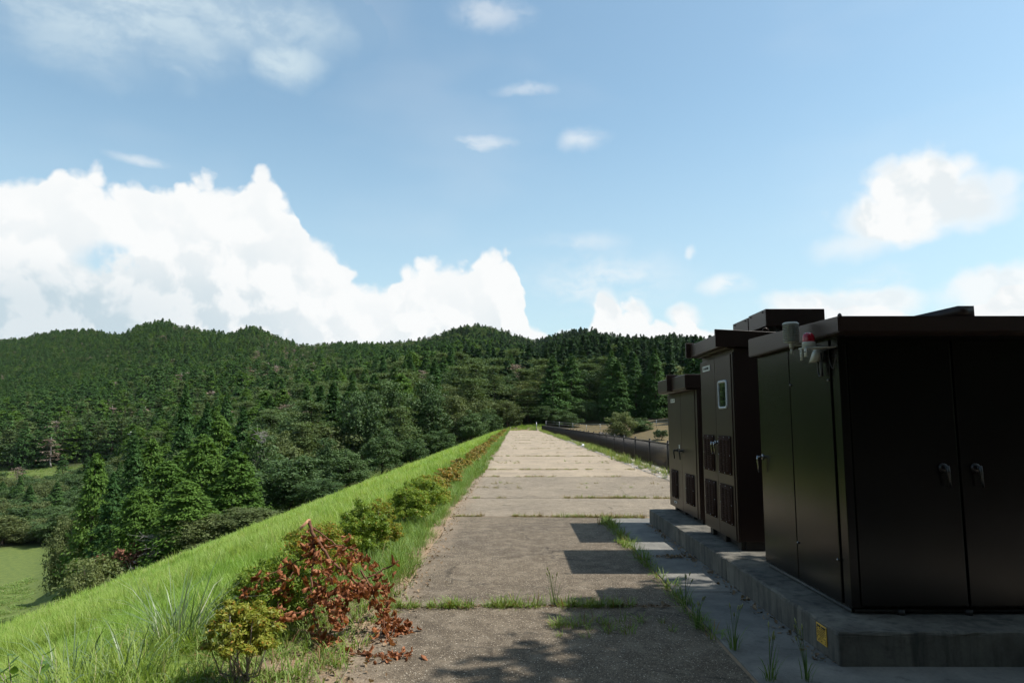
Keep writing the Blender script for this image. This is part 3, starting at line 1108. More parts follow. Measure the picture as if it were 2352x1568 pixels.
for yy, zz in ((YS - 0.03, 1.975), (5.405, 1.975), (YS - 0.03, 0.60), (5.405, 0.60)):
    mb = MB()
    mb.tube([(FX + 0.001, yy, zz), (FX - 0.010, yy, zz), (FX - 0.014, yy, zz)], [0.011, 0.010, 0.006], 10)
    sub(d3[0], 'lock_screw', mb, m_chrome, c3, True)
# base: steel frame with a slotted galvanised skirt
bevel_box('base_frame', FX + 0.045, 4.58, YA + 0.075, YB - 0.02, 0.2335, ZA + 0.022, m_base, c3)
mb = MB()
yy = YA + 0.10
while yy < YB - 0.06:
    for k in range(5):
        mb.box(FX + 0.030, FX + 0.036, yy + k * 0.019, yy + k * 0.019 + 0.007, 0.262, 0.30)
    mb.box(FX + 0.030, FX + 0.036, yy + 0.098, yy + 0.126, 0.262, 0.30)
    yy += 0.131
mb.box(FX + 0.028, FX + 0.038, YA + 0.06, YB - 0.03, 0.234, 0.262)
mb.build('vent_skirt', plain_mat('dull_zinc_skirt', (0.07, 0.075, 0.075), (0.12, 0.125, 0.125), 16.0, 0.6, 0.3), c3)
mb = MB()
xx = FX + 0.10
while xx < 4.5:
    for k in range(5):
        mb.box(xx + k * 0.019, xx + k * 0.019 + 0.007, YA + 0.060, YA + 0.066, 0.262, 0.30)
    xx += 0.131
mb.box(FX + 0.06, 4.55, YA + 0.058, YA + 0.068, 0.234, 0.262)
mb.build('vent_skirt', m_base, c3)
for xx in (2.86, 3.36, 3.86):
    mb = MB()
    mb.tube([(xx, YA + 0.02, 0.233), (xx, YA + 0.02, 0.268)], 0.028, 10)
    mb.build('anchor_bolt', m_base, c3)

# --- weather shield and beacon on the big cabinet
RX = 2.405
shx, shy = RX - 0.115, 5.63
sh = thing('radiation_shield', 'cream ribbed cylindrical weather sensor shield fixed below the cabinet roof edge', 'sensor', (shx, shy, 2.29))
for k in range(9):
    mb = MB()
    z = 2.318 + k * 0.0155
    mb.lathe((shx, shy, z), [(0.030, 0.004), (0.062, 0.0), (0.066, -0.003), (0.062, 0.003), (0.030, 0.008)], 24)
    mb.build('shield_plate', m_white, sh, True)
mb = MB()
mb.lathe((shx, shy, 2.452), [(0.066, -0.002), (0.064, 0.008), (0.052, 0.016), (0.02, 0.018), (0.0, 0.018)], 24)
mb.build('shield_cap', m_white, sh, True)
mb = MB()
mb.lathe((shx, shy, 2.300), [(0.0, -0.004), (0.05, -0.002), (0.062, 0.006), (0.03, 0.010)], 24)
mb.tube([(shx, shy, 2.31), (shx, shy, 2.25)], 0.018, 12)
mb.tube([(shx, shy, 2.25), (shx, shy, 2.205)], 0.010, 10)
mb.lathe((shx, shy, 2.31), [(0.028, 0.0), (0.028, 0.14)], 16)
mb.build('shield_stem', m_white, sh, True)
mb = MB()
mb.box(shx - 0.01, FX + 0.0, shy - 0.014, shy + 0.014, 2.272, 2.280)
mb.box(FX - 0.006, FX - 0.001, shy - 0.02, shy + 0.02, 2.20, 2.28)
mb.build('shield_bracket', m_white, sh)
mb = MB()
mb.hexa([(FX - 0.09, 5.46, 2.135), (FX - 0.02, 5.46, 2.135), (FX - 0.09, 5.55, 2.125), (FX - 0.02, 5.55, 2.125), (FX - 0.075, 5.43, 2.225), (FX - 0.01, 5.43, 2.225), (FX - 0.075, 5.50, 2.215), (FX - 0.01, 5.50, 2.215)])
mb.build('junction_box', m_white, sh)
mb = MB()
kk = np.linspace(0, 1, 16)
mb.tube(np.stack([FX - 0.035 + 0 * kk, 5.50 - 0.05 * kk + 0.02 * np.sin(kk * 6), 2.21 - 0.20 * np.sin(kk * math.pi) ** 0.8], 1), 0.006, 6)
mb.tube(np.stack([FX - 0.03 + 0 * kk, 5.475 - 0.02 * kk, 2.20 - 0.19 * kk], 1), 0.012, 6)
mb.tube(np.stack([FX - 0.012 + 0 * kk, 5.36 - 0.12 * kk, 2.16 - 0.10 * np.sin(kk * math.pi)], 1), 0.004, 6)
tag(mb.build('cable', m_blackpl, sh, True), kind='stuff')

bx_, by_ = RX - 0.095, 5.345
be = thing('warning_beacon', 'red domed warning beacon on white base bracketed to the dark cabinet', 'beacon', (bx_, by_, 2.23))
m_red, t, out = new_mat('red_beacon_lens')
pr = principled(t, out, t.mix(t.noise(pos(t), 30.0), (0.32, 0.010, 0.024), (0.42, 0.016, 0.034)), 0.18, 0.5)
pr.inputs['Transmission Weight'].default_value = 0.25
mb = MB()
mb.lathe((bx_, by_, 2.272), [(0.046, 0.0), (0.046, 0.030), (0.043, 0.048), (0.035, 0.063), (0.022, 0.072), (0.0, 0.076)], 24)
mb.build('lens', m_red, be, True)
mb = MB()
mb.lathe((bx_, by_, 2.228), [(0.0, 0.0), (0.050, 0.0), (0.050, 0.038), (0.046, 0.044), (0.0, 0.045)], 24)
mb.build('beacon_base', m_white, be, True)
mb = MB()
mb.box(bx_ - 0.058, FX, by_ - 0.055, by_ + 0.06, 2.219, 2.2275)
mb.box(bx_ + 0.02, FX, by_ - 0.09, by_ - 0.055, 2.219, 2.2275)
mb.build('shelf_bracket', m_white, be)


def slotted(name, ya, yb, za, zb, holes):
    pl = MB()
    pl.box(bx_ - 0.052, bx_ - 0.046, ya, yb, za, zb)
    o = pl.build(name, m_white, be)
    for hy, hz in holes:
        h = MB()
        h.tube([(bx_ - 0.0535, hy, hz), (bx_ - 0.0515, hy, hz)], 0.005, 8)
        sub(o, 'slot', h, m_ink, be)


slotted('slotted_plate', 5.362, 5.395, 2.13, 2.219, [(5.38, 2.20), (5.38, 2.148), (5.372, 2.175)])
slotted('slotted_plate', 5.278, 5.318, 2.152, 2.219, [(5.29, 2.19), (5.302, 2.19), (5.311, 2.19)])

# yellow notice on the plinth
m_yel = plain_mat('notice_yellow', (0.50, 0.29, 0.04), (0.62, 0.38, 0.06), 18.0, 0.6, 0.3)
sg = thing('notice_plate', 'small yellow notice plate with dark text near the plinth corner', 'sign', (2.19, 5.1, 0.09))
bevel_box('plate', 2.192, 2.1985, 5.03, 5.19, 0.075, 0.205, m_yel, sg, bev=0.001, seg=1)
mb = MB()
for a, b in ((0.10, 0.44), (0.54, 0.92)):
    mb.box(2.190, 2.1925, 5.19 - 0.16 * b, 5.19 - 0.16 * a, 0.184, 0.196)
rs = np.random.RandomState(3)
for r in range(8):
    z = 0.174 - r * 0.012
    y = 5.18
    while y > 5.045:
        w = rs.uniform(0.006, 0.022)
        if rs.rand() < 0.72:
            mb.box(2.190, 2.1925, max(y - w, 5.04), y, z, z + 0.0042)
        y -= w + rs.uniform(0.003, 0.010)
tag(mb.build('lettering', m_ink, sg), kind='stuff')

# ------------------------------------------------------------------ metal fence along the reservoir
m_fence = plain_mat('dark_fence_paint', (0.012, 0.010, 0.009), (0.018, 0.015, 0.013), 10.0, 0.5, 0.3)
fence = thing('metal_fence', 'long dark metal picket fence along the right edge of the road', 'fence', (4.97, 22.4, 0))
post_y = [4.4 + 3.01 * k for k in range(42)]
mb = MB()
mb.box(-0.034, 0.034, -0.034, 0.034, -0.03, 0.985)
mb.lathe((0, 0, 0.985), [(0.046, 0.0), (0.046, 0.010), (0.026, 0.020), (0.034, 0.036), (0.022, 0.056), (0.0, 0.060)], 10)
post_me = mb.mesh('post', m_fence)
mb = MB()
mb.box(-0.018, 0.018, 0.034, 2.976, 0.925, 0.955)
rail_me = mb.mesh('rail', m_fence)
mb = MB()
mb.box(-0.016, 0.016, 0.034, 2.976, 0.10, 0.128)
rail_lo = mb.mesh('rail', m_fence)
mb = MB()
for k in range(26):
    y = 0.10 + k * 0.1125
    mb.box(-0.009, 0.009, y - 0.009, y + 0.009, 0.129, 0.924)
pick_me = mb.mesh('pickets', m_fence)
for y in post_y:
    link('post', post_me, fence, (0, y - 22.4, 0))
    if y < post_y[-1] - 1:
        link('rail', rail_me, fence, (0, y - 22.4, 0))
        link('rail', rail_lo, fence, (0, y - 22.4, 0))
        tag(link('pickets', pick_me, fence, (0, y - 22.4, 0)), kind='stuff')

mb = MB()
mb.tube([(4.05, 130.2, -0.05), (4.05, 130.2, 1.55)], 0.07, 10)
mb.tube([(4.05, 130.2, 1.55), (4.05, 130.2, 1.60)], [0.085, 0.03], 10)
tag(mb.build('gate_post', m_galv), 'pale grey post standing where the fence meets the road end', 'post')
mb = MB()
mb.tube([(-0.9, 133.2, -0.05), (-0.9, 133.2, 0.62), (-0.9, 133.2, 0.68)], [0.06, 0.06, 0.02], 8)
tag(mb.build('marker_post', m_white), 'little white marker post in the grass past the road end', 'post')

# ------------------------------------------------------------------ foliage and bark materials
m_bark = plain_mat('bark', (0.055, 0.042, 0.032), (0.13, 0.10, 0.078), 6.0, 0.9, 0.2, bmp=0.6)
m_bark_grey = plain_mat('weathered_grey_wood', (0.20, 0.18, 0.165), (0.34, 0.31, 0.29), 6.0, 0.9, 0.2)
m_conifer = leaf_mat('conifer_needles', (0.033, 0.084, 0.023), (0.077, 0.148, 0.040), 0.25, 0.7, 0.12, 0.6)
m_cypress = leaf_mat('cypress_sprays', (0.053, 0.114, 0.018), (0.100, 0.179, 0.030), 0.30, 0.65, 0.15, 0.5)
m_broad = leaf_mat('broad_leaves_dark', (0.042, 0.083, 0.025), (0.090, 0.146, 0.048), 0.24, 0.6, 0.22, 0.5)
m_broad_olive = leaf_mat('broad_leaves_olive', (0.074, 0.105, 0.035), (0.137, 0.165, 0.060), 0.26, 0.65, 0.2, 0.5)
m_broad_pale = leaf_mat('broad_leaves_pale', (0.10, 0.14, 0.04), (0.18, 0.20, 0.075), 0.28, 0.6, 0.25, 0.4)
m_cedar = leaf_mat('shade_toned_needles', (0.022, 0.052, 0.022), (0.050, 0.094, 0.036), 0.20, 0.7, 0.12, 0.6)  # conifer needles in a darker colour, standing in for weaker sun on the right hill
m_pine = leaf_mat('pine_needles', (0.057, 0.099, 0.033), (0.114, 0.158, 0.056), 0.22, 0.7, 0.15, 0.6)
m_dead = leaf_mat('withered_needles', (0.17, 0.125, 0.10), (0.26, 0.20, 0.16), 0.1, 0.8, 0.1, 0.6)
m_rust = leaf_mat('withered_red_leaves', (0.16, 0.065, 0.04), (0.24, 0.11, 0.07), 0.15, 0.7, 0.2, 0.4)


def unit(v):
    return v / (np.linalg.norm(v, axis=-1, keepdims=True) + 1e-9)


def conifer(rs, h=14.0, R=2.7, nb=150, nc=34, card=0.22, low=0.10, power=0.8):
    cr, tr = MB(), MB()
    t = low + (1 - low) * rs.rand(nb) ** 1.25
    t[:6] = np.linspace(0.90, 0.995, 6)
    lobes = 1 + 0.16 * np.sin(np.arange(nb) * 2.4 * 3) + 0.14 * rs.randn(nb)
    Rz = R * np.clip(1 - t, 0.015, 1) ** power * np.clip(lobes, 0.6, 1.35) * np.where(t < 0.25, 0.72 + 1.1 * (t - low), 1.0)
    ph = rs.rand(nb) * 6.283
    s = 0.25 + 0.75 * rs.rand(nb, nc) ** 0.6
    droop = -0.28 * (1 - t)[:, None] * s ** 2 + 0.10 * s
    rad = Rz[:, None] * s
    lat = rs.randn(nb, nc) * (0.20 * Rz[:, None] * (1.15 - s * 0.5) + 0.07)
    x = np.cos(ph)[:, None] * rad - np.sin(ph)[:, None] * lat
    y = np.sin(ph)[:, None] * rad + np.cos(ph)[:, None] * lat
    z = t[:, None] * h + droop * Rz[:, None] * 1.4 + rs.randn(nb, nc) * 0.14 * (0.5 + Rz[:, None] / R)
    C = np.stack([x, y, z], -1).reshape(-1, 3)
    outw = np.stack([np.cos(ph)[:, None] + 0 * s, np.sin(ph)[:, None] + 0 * s, 0 * s], -1).reshape(-1, 3)
    N = outw * 0.55 + np.array([0, 0, 0.75]) + rs.randn(len(C), 3) * 0.45
    T = outw * 0.9 + np.array([0, 0, -0.35]) + rs.randn(len(C), 3) * 0.4
    cr.cards(C, N, card * (0.6 + 0.8 * rs.rand(len(C))), 0.48, rs, 0.2, T)
    k = np.linspace(0, 1, 7)
    tr.tube(np.stack([0.1 * np.sin(k * 3 + rs.rand()), 0.1 * np.cos(k * 2.3), k * h * 0.97 - 0.3], 1), 0.16 * R / 2.7 * (1.15 - k), 7)
    return cr, tr


def broadleaf(rs, h=10.0, R=4.0, cb=0.22, ncl=60, nl=95, card=0.17, squash=0.8):
    cr, tr = MB(), MB()
    cz = h * (cb + 1) / 2
    hz = h * (1 - cb) / 2
    d = unit(rs.randn(ncl, 3))
    d[:, 2] = np.where(d[:, 2] < -0.85, -d[:, 2], d[:, 2])
    rad = (0.30 + 0.70 * rs.rand(ncl)) ** 0.65
    lump = 1 + 0.16 * np.sin(3 * np.arctan2(d[:, 1], d[:, 0]) + rs.rand() * 6) + 0.10 * rs.randn(ncl)
    rc = R * rs.uniform(0.17, 0.31, ncl)
    ext = np.stack([np.full(ncl, R), np.full(ncl, R), np.full(ncl, hz)], 1) - rc[:, None] * 0.85
    cc = d * ext * (rad * lump)[:, None] + np.array([0, 0, cz])
    dd = unit(rs.randn(ncl, nl, 3) + np.array([0, 0, 0.45]))
    pts = cc[:, None] + dd * (rc[:, None, None] * (0.55 + 0.5 * rs.rand(ncl, nl, 1))) * np.array([1, 1, squash])
    N = dd + rs.randn(ncl, nl, 3) * 0.55 + np.array([0, 0, 0.25])
    C = pts.reshape(-1, 3)
    cr.cards(C, N.reshape(-1, 3), card * (0.6 + 0.8 * rs.rand(len(C))), 0.55, rs, 0.12)
    k = np.linspace(0, 1, 6)
    bend = rs.randn(2) * 0.25
    tr.tube(np.stack([bend[0] * k ** 2, bend[1] * k ** 2, k * h * 0.62 - 0.4], 1), 0.055 * R * (1.25 - 0.85 * k), 8)
    for q in np.argsort(rad)[-9:]:
        a = np.array([bend[0] * 0.25, bend[1] * 0.25, h * rs.uniform(0.22, 0.5)])
        e = cc[q]
        mid = (a + e) / 2 + np.array([0, 0, -0.25]) + rs.randn(3) * 0.15
        tr.tube([a, mid, e], [0.022 * R, 0.014 * R, 0.005 * R], 5)
    return cr, tr


def pine(rs, h=13.0, R=3.2, npad=26, nl=110, card=0.17):
    cr, tr = MB(), MB()
    k = np.linspace(0, 1, 9)
    sw = rs.randn(2) * 0.5
    px = sw[0] * np.sin(k * 2.6) + 0.15 * np.sin(k * 9)
    py = sw[1] * np.sin(k * 2.1) + 0.15 * np.cos(k * 8)
    tr.tube(np.stack([px, py, k * h * 0.96 - 0.3], 1), 0.17 * (1.2 - k), 7)
    t = np.sort(0.20 + 0.78 * rs.rand(npad) ** 0.8)
    ph = np.arange(npad) * 2.4 + rs.rand(npad)
    for a, p_ in zip(t, ph):
        L = R * (1.15 - a * 0.85) * rs.uniform(0.45, 1.0)
        b0 = np.array([np.interp(a, k, px), np.interp(a, k, py), a * h * 0.96 - 0.2])
        e = b0 + np.array([math.cos(p_) * L, math.sin(p_) * L, rs.uniform(-0.1, 0.5)])
        tr.tube([b0, (b0 + e) / 2 + np.array([0, 0, 0.15]), e], [0.05, 0.035, 0.015], 5)
        n = int(nl * (0.6 + L / R))
        dd = rs.randn(n, 3)
        C = e * 0.75 + b0 * 0.25 + dd * np.array([0.36 * L + 0.2, 0.36 * L + 0.2, 0.17])
        N = np.array([0, 0, 1.0]) + rs.randn(n, 3) * 0.55
        cr.cards(C, N, card * (0.6 + 0.8 * rs.rand(n)), 0.5, rs, 0.25)
    return cr, tr


def bare(rs, h=9.0, R=2.2, n=26, twigs=7):
    tr = MB()
    k = np.linspace(0, 1, 7)
    tr.tube(np.stack([0.2 * np.sin(k * 3), 0.15 * np.sin(k * 4), k * h - 0.3], 1), 0.10 * (1.15 - k), 6)
    for q in range(n):
        a = rs.uniform(0.25, 0.97)
        p_ = rs.rand() * 6.28
        L = R * (1.2 - a) * rs.uniform(0.6, 1.2)
        b0 = np.array([0.2 * math.sin(a * 3), 0.15 * math.sin(a * 4), a * h])
        e = b0 + np.array([math.cos(p_) * L, math.sin(p_) * L, L * rs.uniform(-0.1, 0.6)])
        mid = (b0 + e) / 2 + rs.randn(3) * 0.12
        tr.tube([b0, mid, e], [0.05, 0.035, 0.012], 5)
        for w in range(twigs):
            f = rs.uniform(0.3, 1.0)
            c0 = mid * (1 - f) + e * f
            c1_ = c0 + rs.randn(3) * 0.45 * np.array([1, 1, 0.7]) + np.array([0, 0, 0.15])
            tr.tube([c0, c1_], [0.02, 0.008], 4)
    return tr


# prototypes -------------------------------------------------------
def joined(name, parts, mats):
    vs, fs, mi, n = [], [], [], 0
    for k, mb in enumerate(parts):
        v, f = mb.arrays()
        vs.append(v)
        for g in f:
            fs.append(g + n)
            mi.append(k)
        n += len(v)
    return mesh_np(name, np.vstack(vs), fs, mats, mi)


class Proto:
    def __init__(self, kind, h, R, cr, tr, leaf, bark):
        self.kind, self.h, self.R = kind, h, R
        self.crown = cr.mesh('crown', leaf) if cr else None
        self.trunk = tr.mesh('trunk', bark)
        self.both = joined(kind, [x for x in (cr, tr) if x], [leaf, bark] if cr else [bark])


def rsx(k):
    return np.random.RandomState(k)


HI = {
    'conifer': [Proto('conifer', 14, R, *conifer(rsx(10 + q), 14, R, 360, 24, 0.18, 0.02), m_conifer, m_bark) for q, R in enumerate((2.6, 3.0, 2.3))],
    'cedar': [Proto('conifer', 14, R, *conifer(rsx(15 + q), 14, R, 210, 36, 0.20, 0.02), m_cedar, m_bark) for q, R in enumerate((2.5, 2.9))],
    'cypress': [Proto('cypress', 14, R, *conifer(rsx(20 + q), 14, R, 460, 26, 0.18, 0.02, 0.58), m_cypress, m_bark) for q, R in enumerate((3.6, 4.0, 3.2))],
    'broad': [Proto('broadleaf', 10, 4.2, *broadleaf(rsx(30 + q), 10, 4.2, -0.06, 120, 105, 0.155), m_broad, m_bark) for q in range(4)],
    'olive': [Proto('broadleaf', 9, 4.2, *broadleaf(rsx(40 + q), 9, 4.2, -0.04, 110, 95, 0.15), m_broad_olive, m_bark) for q in range(3)],
    'pale': [Proto('broadleaf', 6, 3.6, *broadleaf(rsx(50 + q), 6, 3.6, -0.02, 80, 90, 0.14), m_broad_pale, m_bark) for q in range(2)],
    'pine': [Proto('pine', 13, 3.4, *pine(rsx(60 + q), 13, 3.4, 40, 130, 0.15), m_pine, m_bark) for q in range(3)],
    'dead': [Proto('pine', 12, 3.0, *pine(rsx(70 + q), 12, 3.0, 26, 60, 0.15), m_dead, m_bark_grey) for q in range(2)],
    'rust': [Proto('broadleaf', 4, 2.6, *broadleaf(rsx(80), 4, 2.6, 0.2, 34, 70, 0.12), m_rust, m_bark)],
    'bare': [Proto('bare tree', 9, 2.2, None, bare(rsx(90)), None, m_bark_grey)],
}
LO = {
    'conifer': [Proto('conifer', 14, R, *conifer(rsx(110 + q), 14, R * 1.12, 150, 12, 0.28, 0.03, 0.64), m_conifer, m_bark) for q, R in enumerate((2.4, 2.8, 2.2, 2.6, 3.0))],
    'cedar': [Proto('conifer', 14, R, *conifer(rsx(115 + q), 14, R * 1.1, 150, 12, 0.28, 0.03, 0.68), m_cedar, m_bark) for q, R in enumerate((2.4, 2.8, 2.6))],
    'cypress': [Proto('cypress', 13, R, *conifer(rsx(120 + q), 13, R * 1.05, 150, 12, 0.28, 0.03, 0.52), m_cypress, m_bark) for q, R in enumerate((3.0, 3.3, 2.8))],
    'broad': [Proto('broadleaf', 10, 4.2, *broadleaf(rsx(130 + q), 10, 4.2, -0.06, 60, 24, 0.30), m_broad, m_bark) for q in range(3)],
    'olive': [Proto('broadleaf', 9, 4.2, *broadleaf(rsx(140 + q), 9, 4.2, -0.04, 56, 24, 0.30), m_broad_olive, m_bark) for q in range(3)],
    'pine': [Proto('pine', 13, 3.4, *pine(rsx(160 + q), 13, 3.4, 26, 36, 0.27), m_pine, m_bark) for q in range(3)],
    'dead': [Proto('pine', 12, 3.0, *pine(rsx(170 + q), 12, 3.0, 20, 18, 0.30), m_dead, m_bark_grey) for q in range(2)],
}


def place(dep, vx, vy):
    a, e = view_dir(vx, vy)
    return dep * math.tan(a), dep, CAM_H + dep / math.cos(a) * math.tan(e)


def put_tree(pr, name, label, x, y, sxy, sz, rz, group=None, zoff=0.0, cat='tree'):
    root = bpy.data.objects.new(name, None)
    root.empty_display_size = 0.5
    COL.objects.link(root)
    root.location = (x, y, gz(x, y) - 0.1 + zoff)
    root.rotation_euler = (0, 0, rz)
    root.scale = (sxy, sxy, sz)
    tag(root, label, cat, group)
    if pr.crown:
        link('crown', pr.crown, root)
    link('trunk', pr.trunk, root)
    return root


# ------------------------------------------------------------------ trees that can be told apart
NAMED = [  # species, variant, column, top row, depth, half width in metres, label
    ('cypress', 2, 222, 1046, 70, 3.0, 'conifer_tree', 'dark narrow conifer at the left end of the near grove'),
    ('conifer', 1, 262, 1085, 66, 2.6, 'conifer_tree', 'short dark conifer in front of the grove above the valley field'),
    ('conifer', 0, 312, 1003, 84, 3.0, 'conifer_tree', 'dark pointed conifer rising behind the left of the bright cypresses'),
    ('cypress', 0, 385, 1062, 68, 4.4, 'cypress_tree', 'bright green bushy cypress at the left front of the grove'),
    ('cypress', 1, 470, 1000, 74, 4.6, 'cypress_tree', 'tallest bright green cypress in the middle of the near grove'),
    ('cypress', 2, 545, 1040, 72, 4.0, 'cypress_tree', 'bright green cypress at the right shoulder of the near grove'),
    ('cypress', 0, 430, 1105, 62, 4.0, 'cypress_tree', 'low bright cypress in front of the tallest one'),
    ('cypress', 1, 320, 1120, 63, 3.4, 'cypress_tree', 'low bright cypress near the field side of the grove'),
    ('conifer', 2, 428, 885, 118, 3.2, 'conifer_tree', 'slim dark conifer standing alone behind the bright cypress grove'),
    ('conifer', 0, 478, 925, 112, 3.2, 'conifer_tree', 'dark conifer just behind the tallest bright cypress'),
    ('conifer', 1, 560, 935, 110, 3.4, 'conifer_tree', 'dark conifer behind the right shoulder of the bright grove'),
    ('broad', 2, 618, 1012, 90, 4.4, 'broadleaf_tree', 'dark broadleaf between the bright grove and the dome shaped oak'),
    ('cypress', 2, 590, 985, 97, 3.8, 'cypress_tree', 'fresh green cypress just right of the bright grove, behind it'),
    ('broad', 1, 668, 955, 113, 4.6, 'broadleaf_tree', 'dark broadleaf higher up behind the dome shaped oak'),
    ('conifer', 0, 522, 905, 125, 3.4, 'conifer_tree', 'dark conifer high behind the middle of the bright grove'),
    ('cypress', 0, 505, 958, 93, 4.2, 'cypress_tree', 'fresh green cypress rising behind the tallest bright one'),
    ('cypress', 1, 350, 1010, 86, 3.8, 'cypress_tree', 'fresh green cypress behind the left front of the grove'),
    ('olive', 0, 165, 1178, 76, 2.7, 'broadleaf_tree', 'grey green broadleaf tree with bare trunk at the edge of the field'),
    ('pale', 0, 240, 1262, 60, 3.5, 'broadleaf_tree', 'low pale yellow green tree where the grass slope meets the grove'),
    ('pale', 1, 205, 1285, 57, 1.9, 'broadleaf_tree', 'small pale bush like tree at the lowest corner of the grove'),
    ('rust', 0, 300, 1236, 62, 2.6, 'withered_tree', 'small withered red brown tree below the dark grove'),
    ('bare', 0, 350, 1225, 60, 2.4, 'bare_tree', 'leafless grey branches in front of the grove'),
    ('olive', 1, 470, 1180, 61, 3.6, 'broadleaf_tree', 'grey green round broadleaf left of its twin above the grass slope'),
    ('olive', 2, 570, 1168, 62, 3.7, 'broadleaf_tree', 'grey green round broadleaf touching the grass slope below the cypresses'),
    ('broad', 0, 675, 1034, 80, 5.4, 'broadleaf_tree', 'dense dome shaped dark evergreen oak beside the grass slope'),
    ('broad', 1, 735, 1098, 76, 3.4, 'broadleaf_tree', 'lower dark evergreen right of the dome shaped oak'),
    ('bare', 0, 600, 985, 92, 2.3, 'bare_tree', 'grey dead snag standing above the dome shaped oak'),
    ('olive', 2, 640, 985, 98, 3.8, 'broadleaf_tree', 'olive broadleaf just right of the grey dead snag'),
    ('pine', 0, 700, 962, 104, 4.0, 'pine_tree', 'light green layered pine left of the white pole top'),
    ('broad', 2, 800, 1035, 90, 4.0, 'broadleaf_tree', 'dark broadleaf above the middle of the grass slope'),
    ('broad', 3, 760, 1005, 96, 3.8, 'broadleaf_tree', 'dark broadleaf under the white pole top'),
    ('broad', 0, 835, 880, 112, 5.0, 'broadleaf_tree', 'tall dark broadleaf at the left of the big dark stand'),
    ('broad', 1, 895, 868, 116, 5.4, 'broadleaf_tree', 'tallest dark broadleaf in the middle of the big stand'),
    ('pine', 1, 918, 925, 104, 3.6, 'pine_tree', 'layered dark pine in front of the big dark stand'),
    ('broad', 2, 985, 872, 120, 5.0, 'broadleaf_tree', 'tall grey green broadleaf at the right of the big stand'),
    ('broad', 3, 880, 985, 98, 3.6, 'broadleaf_tree', 'dark broadleaf low in the big stand, close to the slope'),
    ('broad', 0, 945, 1000, 102, 3.6, 'broadleaf_tree', 'dark round broadleaf overhanging the upper grass slope'),
    ('broad', 1, 1010, 985, 108, 3.4, 'broadleaf_tree', 'dark broadleaf near the top of the grass slope'),
    ('olive', 0, 1050, 905, 122, 4.4, 'broadleaf_tree', 'mid green broadleaf between the big stand and the road end'),
    ('broad', 2, 1082, 945, 118, 3.6, 'broadleaf_tree', 'dark broadleaf where the hedge meets the wood'),
    ('broad', 3, 1120, 940, 124, 3.2, 'broadleaf_tree', 'rounded tree immediately left of the road end'),
    ('olive', 1, 1165, 915, 138, 4.0, 'broadleaf_tree', 'olive tree straight behind the left corner of the road end'),
    ('pine', 2, 1215, 890, 142, 4.4, 'pine_tree', 'spreading olive pine straight behind the road end'),
    ('broad', 1, 1255, 930, 139, 3.6, 'broadleaf_tree', 'green tree behind the pale gate post'),
    ('broad', 0, 1345, 905, 143, 4.4, 'broadleaf_tree', 'dark round tree behind the middle of the sandy bank'),
    ('broad', 2, 1300, 932, 137, 3.2, 'broadleaf_tree', 'smaller dark tree left of the sandy bank'),
    ('olive', 2, 1425, 935, 124, 3.4, 'broadleaf_tree', 'single olive tree leaning over the sandy bank'),
    ('broad', 3, 1470, 950, 127, 2.8, 'broadleaf_tree', 'low dark tree on the bank left of the cabinets'),
]
named_xy = []
for sp, q, vx, vy, dep, hw, nm, lab in NAMED:
    pr = HI[sp][q % len(HI[sp])]
    x, y, zt = place(dep, vx, vy)
    h = max(2.5, zt - gz(x, y) + 0.1)
    put_tree(pr, nm, lab, x, y, hw / pr.R, h / pr.h, random.uniform(0, 6.28), zoff=-0.7 if vx > 1280 else 0.0)
    named_xy.append((x, y, hw))
named_xy = np.array(named_xy)

# trees standing at the camera's right and behind it: out of view, shading the near cabinet and road; two are added overhead
m_shade = leaf_mat('shade_tree_leaves', (0.035, 0.065, 0.018), (0.07, 0.11, 0.03), 0.2, 0.5, 0.4, 0.3)


def shade_tree(k, x, y, h, R, cb, label, ncl=70, nl=90, card=0.11):
    cr, tr = broadleaf(rsx(200 + k), h, R, cb, ncl, nl, card)
    put_tree(Proto('shade', h, R, cr, tr, m_shade, m_bark), 'broadleaf_tree', label, x, y, 1.0, 1.0, 0.3 * k)


shade_tree(0, 7.6, 5.1, 11.3, 2.95, 0.50, 'leafy tree right of the viewer whose shade dapples the near road', 110, 110, 0.12)
shade_tree(6, -2.2, -2.4, 11.0, 3.7, 0.46, 'added unseen tree behind the viewer, its crown holding back sky light', 170, 110, 0.13)  # unseen crown added overhead to cut sky light on the near shade
shade_tree(7, 3.6, -1.8, 11.2, 3.7, 0.42, 'added unseen tree behind the right of the viewer, dimming the sky light', 170, 110, 0.13)  # second unseen crown, added for the same dimming of the sky light
shade_tree(1, 8.0, -1.2, 10.5, 3.6, 0.20, 'leafy tree on the widened crest behind the right shoulder', 120, 110, 0.13)
shade_tree(2, 4.8, -5.5, 11.0, 4.4, 0.08, 'dark leafy tree on the bank behind the viewer', 180, 110, 0.14)
shade_tree(3, -0.5, -8.5, 11.0, 4.6, 0.06, 'dark leafy tree straight behind the viewer', 180, 110, 0.14)
shade_tree(4, -7.5, -10.0, 10.0, 4.8, 0.06, 'dark leafy tree behind the viewer on the slope side', 120, 100, 0.14)
shade_tree(5, 12.5, -5.0, 11.0, 4.8, 0.06, 'dark leafy tree farthest right behind the viewer', 120, 100, 0.14)

